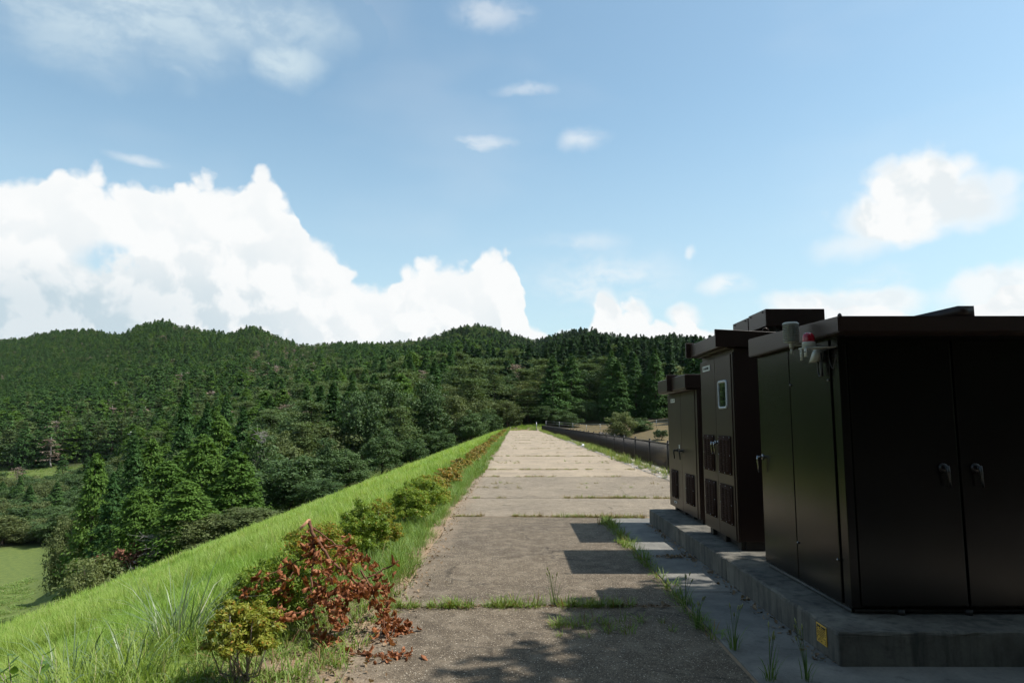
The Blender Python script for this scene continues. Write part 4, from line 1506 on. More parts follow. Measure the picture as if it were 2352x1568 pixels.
# ------------------------------------------------------------------ the wood on the hills
def scatter(name, pts, rot, scl, idx, protos):
    """one object: points carrying instances of the prototype meshes."""
    coll = bpy.data.collections.new(name + '_prototypes')
    for k, me in enumerate(protos):
        o = bpy.data.objects.new('%s_%02d' % (name, k), me)
        coll.objects.link(o)
    me = bpy.data.meshes.new(name)
    me.vertices.add(len(pts))
    me.vertices.foreach_set('co', np.asarray(pts, np.float32).ravel())
    a = me.attributes.new('rot', 'FLOAT_VECTOR', 'POINT')
    a.data.foreach_set('vector', np.asarray(rot, np.float32).ravel())
    a = me.attributes.new('scl', 'FLOAT_VECTOR', 'POINT')
    a.data.foreach_set('vector', np.asarray(scl, np.float32).ravel())
    a = me.attributes.new('pick', 'INT', 'POINT')
    a.data.foreach_set('value', np.asarray(idx, np.int32))
    o = link(name, me)
    g = bpy.data.node_groups.new(name + '_nodes', 'GeometryNodeTree')
    g.interface.new_socket('Geometry', in_out='INPUT', socket_type='NodeSocketGeometry')
    g.interface.new_socket('Geometry', in_out='OUTPUT', socket_type='NodeSocketGeometry')
    N = g.nodes
    gi, go = N.new('NodeGroupInput'), N.new('NodeGroupOutput')
    ci = N.new('GeometryNodeCollectionInfo')
    ci.inputs['Collection'].default_value = coll
    ci.inputs['Separate Children'].default_value = True
    ci.inputs['Reset Children'].default_value = True
    ip = N.new('GeometryNodeInstanceOnPoints')
    ip.inputs['Pick Instance'].default_value = True

    def attr(nm, typ):
        n = N.new('GeometryNodeInputNamedAttribute')
        n.data_type = typ
        n.inputs['Name'].default_value = nm
        return n.outputs['Attribute']
    L = g.links
    L.new(gi.outputs[0], ip.inputs['Points'])
    L.new(ci.outputs[0], ip.inputs['Instance'])
    L.new(attr('pick', 'INT'), ip.inputs['Instance Index'])
    L.new(attr('rot', 'FLOAT_VECTOR'), ip.inputs['Rotation'])
    L.new(attr('scl', 'FLOAT_VECTOR'), ip.inputs['Scale'])
    L.new(ip.outputs[0], go.inputs[0])
    md = o.modifiers.new('scatter', 'NODES')
    md.node_group = g
    return o


def forest_points():
    out = []
    for lo, hi, step in ((95, 260, 4.8), (260, 420, 5.2), (420, 950, 5.2)):
        n = int(2 * hi * 0.9 / step) + 2
        gx_, gy_ = np.meshgrid(np.arange(-n // 2, n // 2) * step * 1.0, np.arange(lo * 0.55, hi + step, step))
        x = gx_.ravel() + RS.uniform(-0.48, 0.48, gx_.size) * step
        y = gy_.ravel() + RS.uniform(-0.48, 0.48, gx_.size) * step
        r = np.hypot(x, y)
        a = np.abs(np.arctan2(x, y))
        k = (r >= lo) & (r < hi) & (a < math.radians(47))
        out.append(np.stack([x[k], y[k]], 1))
    return np.vstack(out)


fp = forest_points()
fx, fy = fp[:, 0], fp[:, 1]
fz = ground(fx, fy)
d_ = np.where((fy > -32) & (fy < 134), dam_z(fx, fy), -99)
ok = (fz > d_ + 0.15) & ~in_field(fx, fy)
ok &= ~((fx > 3) & (fz < 1.6))                     # the open bank of the reservoir
ok &= ~((fx > -4) & (fx < 6.5) & (fy < 139))       # road end
dn = np.min(np.hypot(fx[:, None] - named_xy[None, :, 0], fy[:, None] - named_xy[None, :, 1]) / (named_xy[None, :, 2] * 0.85 + 0.6), axis=1)
ok &= dn > 1.0
ok &= ~((fy < 66) | ((fx < -46) & (fy < 122)))
fx, fy, fz = fx[ok], fy[ok], fz[ok]
fd_ = np.hypot(fx, fy)
vxp = 1183 + 1568 * fx / fy
vyp = 968 - 1568 * (fz + 8 - CAM_H) / fy
mixn = vnoise(fx, fy, 0.022, 11) + 0.5 * vnoise(fx, fy, 0.07, 12)
mixp = 0.22 + 0.42 * (mixn > 0.22)
mixp = np.where((fd_ < 330) & (vxp < 480), 0.60, mixp)
mixp = np.where((fd_ < 190) & (vxp > 560) & (vxp < 1400), 0.80, mixp)
mixp = np.where((vxp > 1230) & (fd_ > 175), 0.06, mixp)
mixp = np.where((vxp > 560) & (vxp < 760) & (vyp > 770) & (vyp < 900), 0.6, mixp)
rnd = RS.rand(len(fx))
sp = np.where(rnd > mixp, 0, 1)
r2 = RS.rand(len(fx))
names = np.empty(len(fx), object)
names[:] = 'conifer'
names[(sp == 0) & (r2 < 0.30) & (vxp < 1150)] = 'cypress'
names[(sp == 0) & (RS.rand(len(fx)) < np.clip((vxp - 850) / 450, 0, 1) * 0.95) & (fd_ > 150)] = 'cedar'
names[(sp == 1)] = 'olive'
names[(sp == 1) & (r2 < 0.42)] = 'pine'
names[(sp == 1) & (r2 > 0.70)] = 'broad'
deadp = 0.022 + 0.22 * np.exp(-(((vxp - 640) / 60) ** 2 + ((vyp - 835) / 45) ** 2)) + 0.10 * np.exp(-(((vxp - 250) / 120) ** 2 + ((vyp - 960) / 50) ** 2))
deadp = np.where((vxp > 1250), 0.003, deadp)
names[RS.rand(len(fx)) < deadp] = 'dead'
# small scrub in the valley by the far field
scrub = (fx < -60) & (fz < -15) & (fd_ < 260)
names[scrub & (r2 < 0.45)] = 'olive'
names[scrub & (r2 >= 0.45) & (r2 < 0.75)] = 'broad'
hs = RS.uniform(0.82, 1.05, len(fx)) * np.where(fd_ > 420, 0.86, 1.04) * (1 + 0.12 * vnoise(fx, fy, 0.03, 55))
hs = np.where(scrub, hs * RS.uniform(0.45, 0.85, len(fx)), hs)
ws = RS.uniform(0.9, 1.3, len(fx)) * np.where(fd_ > 420, 1.18, 1.36)
ws = np.where(scrub, ws * 0.74, ws)
rz = RS.rand(len(fx)) * 6.283
# the 300 that show largest are trees of their own
LABEL = {'conifer': ('conifer_tree', 'dark pointed conifer', 'conifers'),
         'cedar': ('conifer_tree', 'pointed conifer in darkened shade tones', 'shade-toned conifers'),
         'cypress': ('cypress_tree', 'fresh green bushy cypress', 'cypresses'),
         'olive': ('broadleaf_tree', 'olive broadleaf tree', 'olive broadleaf trees'),
         'broad': ('broadleaf_tree', 'dark green broadleaf tree', 'dark broadleaf trees'),
         'pine': ('pine_tree', 'layered olive green pine', 'pines'),
         'dead': ('withered_pine', 'withered grey brown pine', 'withered pines')}
ZONES = ['above the valley fields at the far left', 'behind the left of the bright grove', 'behind the right of the bright grove', 'above the dome shaped oak',
         'around the big dark stand', 'right of the big dark stand', 'behind the road end', 'left of the sandy bank', 'above the sandy bank']
seen = (vxp > -40) & (vxp < 1560)
order = np.argsort(np.where(seen, fd_ / np.where(scrub, 0.5, 1.0), 1e9))
count = {k: 0 for k in LABEL}
solo = np.zeros(len(fx), bool)
for q in order[:300]:
    nm = names[q]
    pr = HI[nm][count[nm] % len(HI[nm])]
    base = {'cedar': 12.5, 'conifer': 12.5, 'cypress': 12.0, 'olive': 8.5, 'broad': 9.5, 'pine': 11.5, 'dead': 10.5}[nm]
    zi = int(np.searchsorted([250, 420, 600, 800, 1000, 1130, 1240, 1400], vxp[q]))
    where = ZONES[zi] + (', front row' if fd_[q] < 165 else ', back row')
    o = put_tree(pr, LABEL[nm][0], LABEL[nm][1] + ' ' + where, fx[q], fy[q], ws[q], hs[q] * base / pr.h, rz[q], LABEL[nm][2] + ' ' + where)
    count[nm] += 1
    solo[q] = True
rest = ~solo
proto_list, ranges = [], {}
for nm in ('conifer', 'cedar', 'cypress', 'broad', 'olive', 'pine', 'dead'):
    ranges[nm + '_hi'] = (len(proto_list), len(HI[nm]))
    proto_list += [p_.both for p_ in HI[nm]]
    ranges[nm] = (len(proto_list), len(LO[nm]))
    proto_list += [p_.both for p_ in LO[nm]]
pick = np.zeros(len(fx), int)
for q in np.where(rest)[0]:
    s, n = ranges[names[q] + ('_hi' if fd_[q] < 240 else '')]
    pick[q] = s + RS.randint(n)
lean = RS.randn(len(fx), 2) * 0.03
bn = 900
ba = RS.uniform(math.radians(108), math.radians(252), bn)
br = 17 + 130 * RS.rand(bn) ** 0.8
bx2, by2 = br * np.sin(ba), br * np.cos(ba)
bz2 = ground(bx2, by2)
bk = bz2 > -19
bpick = np.array([ranges[k][0] for k in ('olive', 'broad', 'conifer')])[RS.randint(0, 3, bn)]
bs = RS.uniform(0.8, 1.2, bn)
fx, fy, fz = np.concatenate([fx, bx2[bk]]), np.concatenate([fy, by2[bk]]), np.concatenate([fz, bz2[bk]])
rest = np.concatenate([rest, np.ones(bk.sum(), bool)])
lean = np.vstack([lean, RS.randn(bk.sum(), 2) * 0.03])
rz = np.concatenate([rz, RS.rand(bk.sum()) * 6.28])
ws = np.concatenate([ws, bs[bk]])
hs = np.concatenate([hs, bs[bk]])
pick = np.concatenate([pick, bpick[bk]])
forest = scatter('forest', np.stack([fx, fy, fz - 0.2], 1)[rest], np.stack([lean[:, 0], lean[:, 1], rz], 1)[rest],
                 np.stack([ws, ws, hs], 1)[rest], pick[rest], proto_list)
tag(forest, 'dense green conifer and mixed wood covering the hills', 'wood', kind='stuff')

# white topped poles peeping out of the wood
for vx, vy, dep, lab in ((752, 957, 172, 'white topped utility pole peeping out of the wood left of the big stand'),
                         (301, 990, 205, 'white topped utility pole peeping out behind the dark conifer')):
    x, y, z = place(dep, vx, vy)
    r_ = thing('utility_pole', lab, 'pole', (x, y, gz(x, y)))
    mb = MB()
    mb.tube([(x, y, gz(x, y) - 0.2), (x, y, z)], [0.16, 0.10], 8)
    mb.build('pole', m_bark, r_)
    mb = MB()
    mb.box(x - 0.95, x + 0.75, y - 0.06, y + 0.06, z - 0.95, z - 0.80)
    mb.box(x - 0.2, x + 0.2, y - 0.16, y - 0.06, z - 0.95, z - 0.1)
    mb.build('crossarm', m_white, r_)
    mb = MB()
    for dx in (-0.85, -0.45, 0.6):
        mb.lathe((x + dx, y, z - 0.80), [(0.05, 0.0), (0.09, 0.05), (0.05, 0.10), (0.07, 0.16), (0.0, 0.2)], 8)
    tag(mb.build('insulators', m_white, r_), kind='stuff')

# valley lane with guard rail, far left
m_lane = plain_mat('lane_asphalt', (0.10, 0.10, 0.10), (0.15, 0.15, 0.145), 1.5, 0.9, 0.2)
lx = np.linspace(-215, -95, 40)
ly = 200 + 6 * np.sin((lx + 100) * 0.02) + 0.05 * (lx + 130)
lzv = ground(lx, ly) + 0.25
v = np.concatenate([np.stack([lx, ly - 2.2, lzv], 1), np.stack([lx, ly + 2.2, lzv + 0.05], 1)])
k = np.arange(39)
mb = MB()
mb.add(v, [np.stack([k, k + 1, 40 + k + 1, 40 + k], 1)])
tag(mb.build('valley_lane', m_lane), kind='structure')
gr = thing('guard_rail', 'white guard rail along the lane in the valley at the far left', 'guard rail', (lx[20], ly[20], lzv[20]))
mb = MB()
for q in range(39):
    a, b = np.array([lx[q], ly[q] - 2.4, lzv[q]]), np.array([lx[q + 1], ly[q + 1] - 2.4, lzv[q + 1]])
    mb.hexa([a + (0, -0.03, 0.35), a + (0, 0.03, 0.35), b + (0, -0.03, 0.35), b + (0, 0.03, 0.35), a + (0, -0.03, 0.75), a + (0, 0.03, 0.75), b + (0, -0.03, 0.75), b + (0, 0.03, 0.75)])
mb.build('rail', m_plate, gr)
for q in range(0, 40, 2):
    mb = MB()
    mb.tube([(lx[q], ly[q] - 2.3, lzv[q] - 0.3), (lx[q], ly[q] - 2.3, lzv[q] + 0.8)], 0.06, 6)
    mb.build('post', m_plate, gr)

# ------------------------------------------------------------------ grass
m_grass = leaf_mat('slope_grass', (0.175, 0.275, 0.045), (0.32, 0.42, 0.095), 0.42, 0.5, 0.3, 0.45, (0.40, 0.38, 0.18), 0.07, (0.15, 0.29, 0.038))
m_grass_deep = leaf_mat('verge_grass', (0.11, 0.20, 0.04), (0.22, 0.32, 0.08), 0.35, 0.5, 0.3, 0.45, (0.32, 0.30, 0.13), 0.06)
m_weed = leaf_mat('joint_weeds', (0.12, 0.20, 0.035), (0.23, 0.30, 0.07), 0.3, 0.55, 0.3, 0.5, (0.24, 0.15, 0.07), 0.10)
m_weed_dry = leaf_mat('dry_joint_weeds', (0.17, 0.18, 0.06), (0.28, 0.25, 0.10), 0.25, 0.6, 0.3, 0.5, (0.20, 0.12, 0.06), 0.40)


def tuft(rs, n, rad, l0, l1, w, lean0, lean1):
    mb = MB()
    r = rad * np.sqrt(rs.rand(n))
    a = rs.rand(n) * 6.283
    base = np.stack([r * np.cos(a), r * np.sin(a), np.full(n, -0.02)], 1)
    az_ = a + rs.randn(n) * 0.9
    mb.blades(base, rs.uniform(l0, l1, n), w * rs.uniform(0.6, 1.3, n), rs.uniform(lean0, lean1, n), az_, rs)
    return mb


near_g = [tuft(rsx(300 + k), 50, 0.17, 0.12, 0.38, 0.0075, 0.15, 0.95).mesh('grass_tuft', m_grass) for k in range(4)]
mid_g = [tuft(rsx(310 + k), 75, 0.26, 0.14, 0.44, 0.0095, 0.15, 0.9).mesh('grass_tuft', m_grass) for k in range(3)]
far_g = [tuft(rsx(320 + k), 80, 0.52, 0.16, 0.46, 0.024, 0.15, 0.8).mesh('grass_tuft', m_grass) for k in range(3)]
verge_g = [tuft(rsx(330 + k), 40, 0.12, 0.08, 0.34, 0.006, 0.2, 1.0).mesh('verge_tuft', m_grass_deep) for k in range(3)]
weed_g = [tuft(rsx(340 + k), 22, 0.05, 0.03, 0.13, 0.006, 0.3, 1.2).mesh('weed_tuft', m_weed) for k in range(3)]
weed_g += [tuft(rsx(345 + k), 22, 0.05, 0.03, 0.12, 0.006, 0.3, 1.2).mesh('weed_tuft', m_weed_dry) for k in range(3)]
field_g = [tuft(rsx(355 + k), 60, 0.9, 0.10, 0.34, 0.06, 0.3, 1.0).mesh('field_tuft', m_grass_deep) for k in range(2)]
vergef_g = [tuft(rsx(350 + k), 36, 0.22, 0.10, 0.32, 0.018, 0.2, 0.9).mesh('verge_tuft', m_grass_deep) for k in range(2)]
GP = near_g + mid_g + far_g + verge_g + vergef_g + field_g


def slope_pts(dens, y0, y1, x0, x1):
    n = int(dens * (y1 - y0) * (x1 - x0))
    return np.stack([RS.uniform(x0, x1, n), RS.uniform(y0, y1, n)], 1)


P, K = [], []


def add_pts(p_, lo, n):
    P.append(p_)
    K.append(lo + RS.randint(0, n, len(p_)))


def ring(p_, a, b):
    r = np.hypot(p_[:, 0], p_[:, 1])
    return p_[(r >= a) & (r < b)]


add_pts(ring(slope_pts(34, 0.5, 14, -14, -2.15), 2.5, 13), 0, 4)
add_pts(ring(slope_pts(17, 3, 34, -30, -2.15), 12, 32), 4, 3)
pf = ring(slope_pts(5.2, 8, 132, -47, -2.15), 30, 140)
pf = pf[(-pf[:, 0] / pf[:, 1]) < 1.0]
add_pts(pf, 7, 3)
# verge between hedge and road
pv = slope_pts(60, 6.6, 22, -2.25, -1.16)
pv = pv[RS.rand(len(pv)) < np.clip((-1.12 - pv[:, 0]) * 5 + 0.2, 0, 1)]
add_pts(pv, 10, 3)
add_pts(slope_pts(9, 3.2, 6.8, -2.3, -1.75), 10, 3)
add_pts(slope_pts(22, 21, 60, -2.25, -1.14), 13, 2)
add_pts(slope_pts(9, 58, 131, -2.25, -1.16), 13, 2)
# valley fields
pf = slope_pts(1.1, 40, 122, -125, -46)
pf = pf[in_field(pf[:, 0], pf[:, 1])]
add_pts(pf, 15, 2)
pf = slope_pts(0.6, 200, 235, -190, -112)
pf = pf[in_field(pf[:, 0], pf[:, 1])]
add_pts(pf, 15, 2)
# grass past the road end
add_pts(slope_pts(3.0, 131.6, 137, -8, 6), 7, 3)
P = np.vstack(P)
K = np.concatenate(K)
PZ = ground(P[:, 0], P[:, 1])
keepm = (PZ <= np.where(P[:, 1] < 131.5, dam_z(P[:, 0], P[:, 1]) + 0.4, 99))
P, K, PZ = P[keepm], K[keepm], PZ[keepm]
patch = 0.80 + 0.28 * vnoise(P[:, 0], P[:, 1], 0.9, 40) + 0.18 * vnoise(P[:, 0], P[:, 1], 3.0, 41)
patch = np.clip(patch, 0.4, 1.5)
sc = patch * RS.uniform(0.75, 1.2, len(P))
n = len(P)
lean_x = RS.randn(n) * 0.10
grass = scatter('slope_grass', np.stack([P[:, 0], P[:, 1], PZ], 1), np.stack([lean_x, RS.randn(n) * 0.1 - 0.12, RS.rand(n) * 6.28], 1),
                np.stack([np.clip(sc, 0.7, 1.2), np.clip(sc, 0.7, 1.2), sc], 1), K, GP)
tag(grass, 'long bright green grass covering the dam slope and verge', 'grass', kind='stuff')

# weeds rooted in the joints of the road, along the apron and under the fence
WPn = []


def jl(k, x0, x1, n, sy, s0, s1, clumps=None):
    xs_ = RS.uniform(x0, x1, n)
    keepn = vnoise(xs_, xs_ * 0 + 1.7 * k, 5.0, 70 + k) + 0.6 * vnoise(xs_, xs_ * 0, 17.0, 71 + k) > -0.25
    xs_ = xs_[keepn]
    ys_ = joint_y(k, xs_) + RS.randn(len(xs_)) * sy
    for a_, b_ in zip(xs_, ys_):
        WPn.append((a_, b_, -0.008, RS.uniform(s0, s1)))


for xa, xb, n in ((-1.12, -0.40, 62), (-0.24, 0.26, 50), (0.42, 1.05, 50)):
    xs_ = RS.uniform(xa, xb, n)
    for a_, b_ in zip(xs_, joint_y(2, xs_) + RS.randn(n) * 0.022):
        WPn.append((a_, b_, -0.008, RS.uniform(0.45, 1.35)))
jl(3, -1.1, 1.7, 190, 0.03, 0.4, 1.2)
jl(4, -1.1, 4.2, 420, 0.03, 0.4, 1.2)
for k, n in ((5, 170), (6, 230), (7, 200), (8, 170), (9, 150), (10, 150), (11, 150), (12, 120), (13, 120)):
    jl(k, -1.1, 4.1, n, 0.06, 0.4, 1.2)
for _ in range(170):                                                   # odd cracks
    yy = RS.choice([17.5, 18.6, 28.0, 29.0, 37.0, 47.0, 57.0, 66.0, 78.0]) + RS.randn() * 0.15
    xx = RS.uniform(-1.1, 0.2) if RS.rand() < 0.6 else RS.uniform(1.5, 4.0)
    WPn.append((xx, yy, -0.003, RS.uniform(0.5, 1.2)))
for _ in range(95):                                                    # seam between road and apron
    yy = RS.uniform(4.2, 12.2)
    if vnoise(np.array([yy]), np.array([0.0]), 2.3, 80)[0] > -0.1:
        WPn.append((1.545 + RS.randn() * 0.012, yy, -0.01, RS.uniform(0.7, 1.7)))
for _ in range(24):
    WPn.append((1.5 + RS.randn() * 0.03, RS.uniform(9.2, 11.9), -0.01, RS.uniform(0.8, 2.0)))
for _ in range(26):
    WPn.append((RS.uniform(0.3, 1.3), 5.85 + RS.randn() * 0.12, -0.003, RS.uniform(0.6, 1.3)))
for _ in range(60):
    WPn.append((RS.uniform(1.6, 2.2), 12.1 + RS.randn() * 0.03, -0.003, RS.uniform(0.6, 1.4)))
for _ in range(620):                                                   # weeds in the bare verge
    WPn.append((-1.05 - 1.15 * RS.rand() ** 0.6, RS.uniform(3.6, 7.4), -0.012, RS.uniform(0.5, 1.7)))
WPn = np.array(WPn)
n = len(WPn)
wd = scatter('joint_weeds', WPn[:, :3], np.stack([RS.randn(n) * 0.1, RS.randn(n) * 0.1, RS.rand(n) * 6.28], 1),
             np.repeat(WPn[:, 3:], 3, 1) * np.stack([np.ones(n), np.ones(n), RS.uniform(0.7, 1.3, n)], 1), RS.randint(0, 3, n) + 3 * ((WPn[:, 1] > 11.9) & (RS.rand(n) < 0.8)), weed_g)
tag(wd, 'low green weeds rooted in the cracks of the road', 'weeds', kind='stuff')

m_fweed = leaf_mat('fence_weeds', (0.13, 0.21, 0.04), (0.26, 0.33, 0.08), 0.3, 0.55, 0.3, 0.45, (0.34, 0.27, 0.12), 0.12)
fw_g = [tuft(rsx(360 + k), 44, 0.16, 0.10, 0.46, 0.011, 0.1, 0.8).mesh('fence_weed_tuft', m_fweed) for k in range(3)]
FP = []
for yy in np.arange(11.0, 128.0, 0.11):
    dens = 0.55 + 0.45 * float(vnoise(np.array([yy]), np.array([0.0]), 0.55, 90)[0])
    if RS.rand() < dens:
        xx = 4.86 - abs(RS.randn()) * 0.22
        FP.append((max(xx, 4.24), yy, -0.02, (0.55 + 0.6 * dens) * RS.uniform(0.6, 1.25)))
FP = np.array(FP)
n = len(FP)
fwo = scatter('fence_weeds', FP[:, :3], np.stack([RS.randn(n) * 0.1, RS.randn(n) * 0.1, RS.rand(n) * 6.28], 1), np.repeat(FP[:, 3:], 3, 1), RS.randint(0, 3, n), fw_g)
tag(fwo, 'tall yellow green weeds along the foot of the fence', 'weeds', kind='stuff')

# loose stones at the fence foot and riprap on the water side
m_stone = plain_mat('pale_stone', (0.30, 0.28, 0.26), (0.52, 0.50, 0.46), 3.0, 0.9, 0.2)
m_rip = plain_mat('riprap_stone', (0.075, 0.066, 0.06), (0.16, 0.145, 0.13), 1.2, 0.9, 0.2)


def stone_mesh(seed, mat):
    bm = bmesh.new()
    bmesh.ops.create_icosphere(bm, subdivisions=1, radius=1.0)
    rs_ = rsx(seed)
    for v_ in bm.verts:
        v_.co *= rs_.uniform(0.7, 1.25)
        v_.co.z *= 0.7
    me_ = bpy.data.meshes.new('stone')
    bm.to_mesh(me_)
    bm.free()
    me_.materials.append(mat)
    return me_


n = 900
sp_ = np.stack([RS.uniform(4.3, 5.4, n), 12 + 110 * RS.rand(n) ** 1.6, np.full(n, -0.01)], 1)
sc = RS.uniform(0.02, 0.06, n)
so = scatter('loose_stones', sp_, RS.rand(n, 3) * 6, np.stack([sc, sc, sc], 1), RS.randint(0, 3, n), [stone_mesh(400 + k, m_stone) for k in range(3)])
tag(so, 'pale loose stones under the fence', 'stones', kind='stuff')
n = 5200
rx_ = RS.uniform(5.5, 17.5, n)
ry_ = 4 + 126 * RS.rand(n)
ab = np.stack([RS.uniform(9, 20, 260), RS.uniform(114, 129, 260)], 1)
rx_ = np.concatenate([rx_, ab[:, 0]])
ry_ = np.concatenate([ry_, ab[:, 1]])
rzv = ground(rx_, ry_)
sc = RS.uniform(0.15, 0.42, len(rx_))
kk = rzv < 0.4
so = scatter('riprap', np.stack([rx_, ry_, rzv], 1)[kk], RS.rand(len(rx_), 3)[kk] * 6, np.stack([sc, sc, sc], 1)[kk], RS.randint(0, 3, int(kk.sum())), [stone_mesh(410 + k, m_rip) for k in range(3)])
tag(so, 'grey brown riprap stones on the water side of the dam', 'stones', kind='stuff')

# shrubs and a wire fence on the sandy bank
m_shrub = leaf_mat('bank_shrub_leaves', (0.03, 0.055, 0.018), (0.07, 0.10, 0.03), 0.2, 0.55, 0.3, 0.4)
for k, (vx, vy, dep, R, lab) in enumerate(((1518, 994, 112, 1.7, 'round dark shrub on the sandy bank beside the cabinets'),
                                           (1395, 992, 112, 1.3, 'small dark shrub on the sandy bank behind the fence'),
                                           (1505, 1006, 100, 1.6, 'low dark shrub at the foot of the sandy bank'))):
    x, y, z = place(dep, vx, vy)
    cr, tr = broadleaf(rsx(420 + k), 1.9, R, 0.05, 26, 60, 0.10)
    pr = Proto('shrub', 1.9, R, cr, tr, m_shrub, m_bark)
    put_tree(pr, 'bank_shrub', lab, x, y, 1.0, 1.0, 0.5 * k, cat='shrub')
wf_ = thing('wire_fence', 'thin wire fence on posts crossing the sandy bank', 'fence', (10, 132, gz(10, 132)))
wx = np.linspace(6, 34, 12)
wy = 133.5 - 0.25 * (wx - 6)
wz = ground(wx, wy)
for q in range(12):
    mb = MB()
    mb.tube([(wx[q], wy[q], wz[q] - 0.2), (wx[q], wy[q], wz[q] + 1.5)], 0.035, 6)
    mb.build('post', m_galv, wf_)
mb = MB()
for h_ in (0.5, 1.0, 1.45):
    mb.tube(np.stack([wx, wy, wz + h_], 1), 0.016, 4)
tag(mb.build('wires', m_galv, wf_), kind='stuff')

# ------------------------------------------------------------------ azalea hedge
m_azg = leaf_mat('azalea_green', (0.090, 0.165, 0.018), (0.225, 0.300, 0.038), 0.38, 0.5, 0.25, 0.15, (0.34, 0.20, 0.03), 0.04)
m_azy = leaf_mat('azalea_yellow', (0.165, 0.215, 0.024), (0.330, 0.320, 0.052), 0.36, 0.5, 0.25, 0.15, (0.36, 0.19, 0.03), 0.10)
m_azo = leaf_mat('azalea_orange', (0.240, 0.165, 0.030), (0.420, 0.255, 0.050), 0.33, 0.5, 0.35, 0.25, (0.14, 0.18, 0.03), 0.42)
m_azm = leaf_mat('azalea_mixed', (0.130, 0.195, 0.022), (0.280, 0.300, 0.042), 0.38, 0.5, 0.25, 0.25, (0.36, 0.18, 0.03), 0.14)
m_stem = plain_mat('azalea_stems', (0.16, 0.13, 0.11), (0.30, 0.26, 0.22), 30.0, 0.9, 0.2)


def azalea(rs, R, h, bare_h, ncl, nl, card, leaf, stems=9, ell=1.0):
    cr, st = MB(), MB()
    d = unit(rs.randn(ncl, 3))
    d[:, 2] = np.abs(d[:, 2])
    rad = rs.rand(ncl) ** 0.42
    cc = d * rad[:, None] * np.array([R * 0.86, R * 0.86 * ell, (h - bare_h) * 0.86]) + np.array([0, 0, bare_h])
    cc[:, 2] += rs.uniform(-0.03, 0.03, ncl)
    rc = R * rs.uniform(0.12, 0.20, ncl)
    dd = unit(rs.randn(ncl, nl, 3) + np.array([0, 0, 0.5]))
    C = (cc[:, None] + dd * rc[:, None, None] * (0.35 + 0.75 * rs.rand(ncl, nl, 1)) * np.array([1, 1, 0.62])).reshape(-1, 3)
    N = (dd + rs.randn(ncl, nl, 3) * 0.5 + np.array([0, 0, 0.35])).reshape(-1, 3)
    cr.cards(C, N, card * (0.6 + 0.8 * rs.rand(len(C))), 0.42, rs, 0.12)
    for k in range(stems):
        a = rs.rand() * 6.28
        b0 = np.array([math.cos(a), math.sin(a), 0]) * R * 0.12
        e = cc[rs.randint(ncl)]
        mid = b0 * 0.5 + e * 0.5 + np.array([0, 0, -0.05]) + rs.randn(3) * 0.03
        st.tube([b0 + (0, 0, -0.06), b0 + (0, 0, 0.10 * h) + rs.randn(3) * 0.01, mid, e], [0.008, 0.007, 0.005, 0.002], 6)
    return cr.mesh('foliage', leaf), st.mesh('stems', m_stem)


def put_bush(fo, st, x, y, label, group=None, s=(1, 1, 1), rz_=0.0):
    o = bpy.data.objects.new('azalea_bush', None)
    COL.objects.link(o)
    o.location = (x, y, gz(x, y))
    o.scale = s
    o.rotation_euler = (0, 0, rz_)
    tag(o, label, 'bush', group)
    link('foliage', fo, o)
    link('stems', st, o)
    return o


put_bush(*azalea(rsx(500), 0.30, 0.58, 0.26, 80, 120, 0.0135, m_azy, 14), -1.72, 4.48, 'yellow tipped azalea bush nearest the viewer, its grey stems showing', 'azalea hedge')
put_bush(*azalea(rsx(501), 0.50, 0.64, 0.12, 150, 120, 0.0135, m_azg, 12), -1.98, 5.85, 'dark green azalea bush half hidden by the dead branch', 'azalea hedge')
put_bush(*azalea(rsx(502), 0.50, 0.66, 0.12, 150, 110, 0.015, m_azm, 12), -2.12, 7.55, 'azalea bush just behind the top of the dead branch', 'azalea hedge')
put_bush(*azalea(rsx(503), 0.42, 0.78, 0.20, 140, 110, 0.015, m_azg, 12), -1.84, 8.25, 'tallest rounded green azalea bush close behind the dead branch', 'azalea hedge')
put_bush(*azalea(rsx(504), 0.34, 0.72, 0.12, 110, 100, 0.015, m_azm, 10), -1.76, 9.1, 'narrow yellow green azalea bush right of the tallest one', 'azalea hedge')
put_bush(*azalea(rsx(505), 0.48, 0.66, 0.18, 140, 100, 0.017, m_azg, 12), -1.74, 11.3, 'flat topped green azalea bush standing apart on bare stems', 'azalea hedge')
put_bush(*azalea(rsx(506), 0.56, 0.72, 0.12, 140, 100, 0.018, m_azg, 10), -1.78, 12.9, 'dark green azalea bush next up the row from the flat topped one', 'azalea hedge')
put_bush(*azalea(rsx(507), 0.50, 0.68, 0.10, 130, 90, 0.018, m_azm, 10), -1.72, 14.1, 'green azalea bush flushed with orange, before the orange part of the row', 'azalea hedge')
row = [azalea(rsx(520 + k), 0.43, 0.52, 0.10, 90, 40, 0.030, mt, 6) for k, mt in enumerate((m_azo, m_azm, m_azo))]
rowf = [azalea(rsx(530 + k), 0.48, 0.50, 0.06, 50, 22, 0.06, mt, 4) for k, mt in enumerate((m_azo, m_azo, m_azm))]
yy = 15.3
q = 0
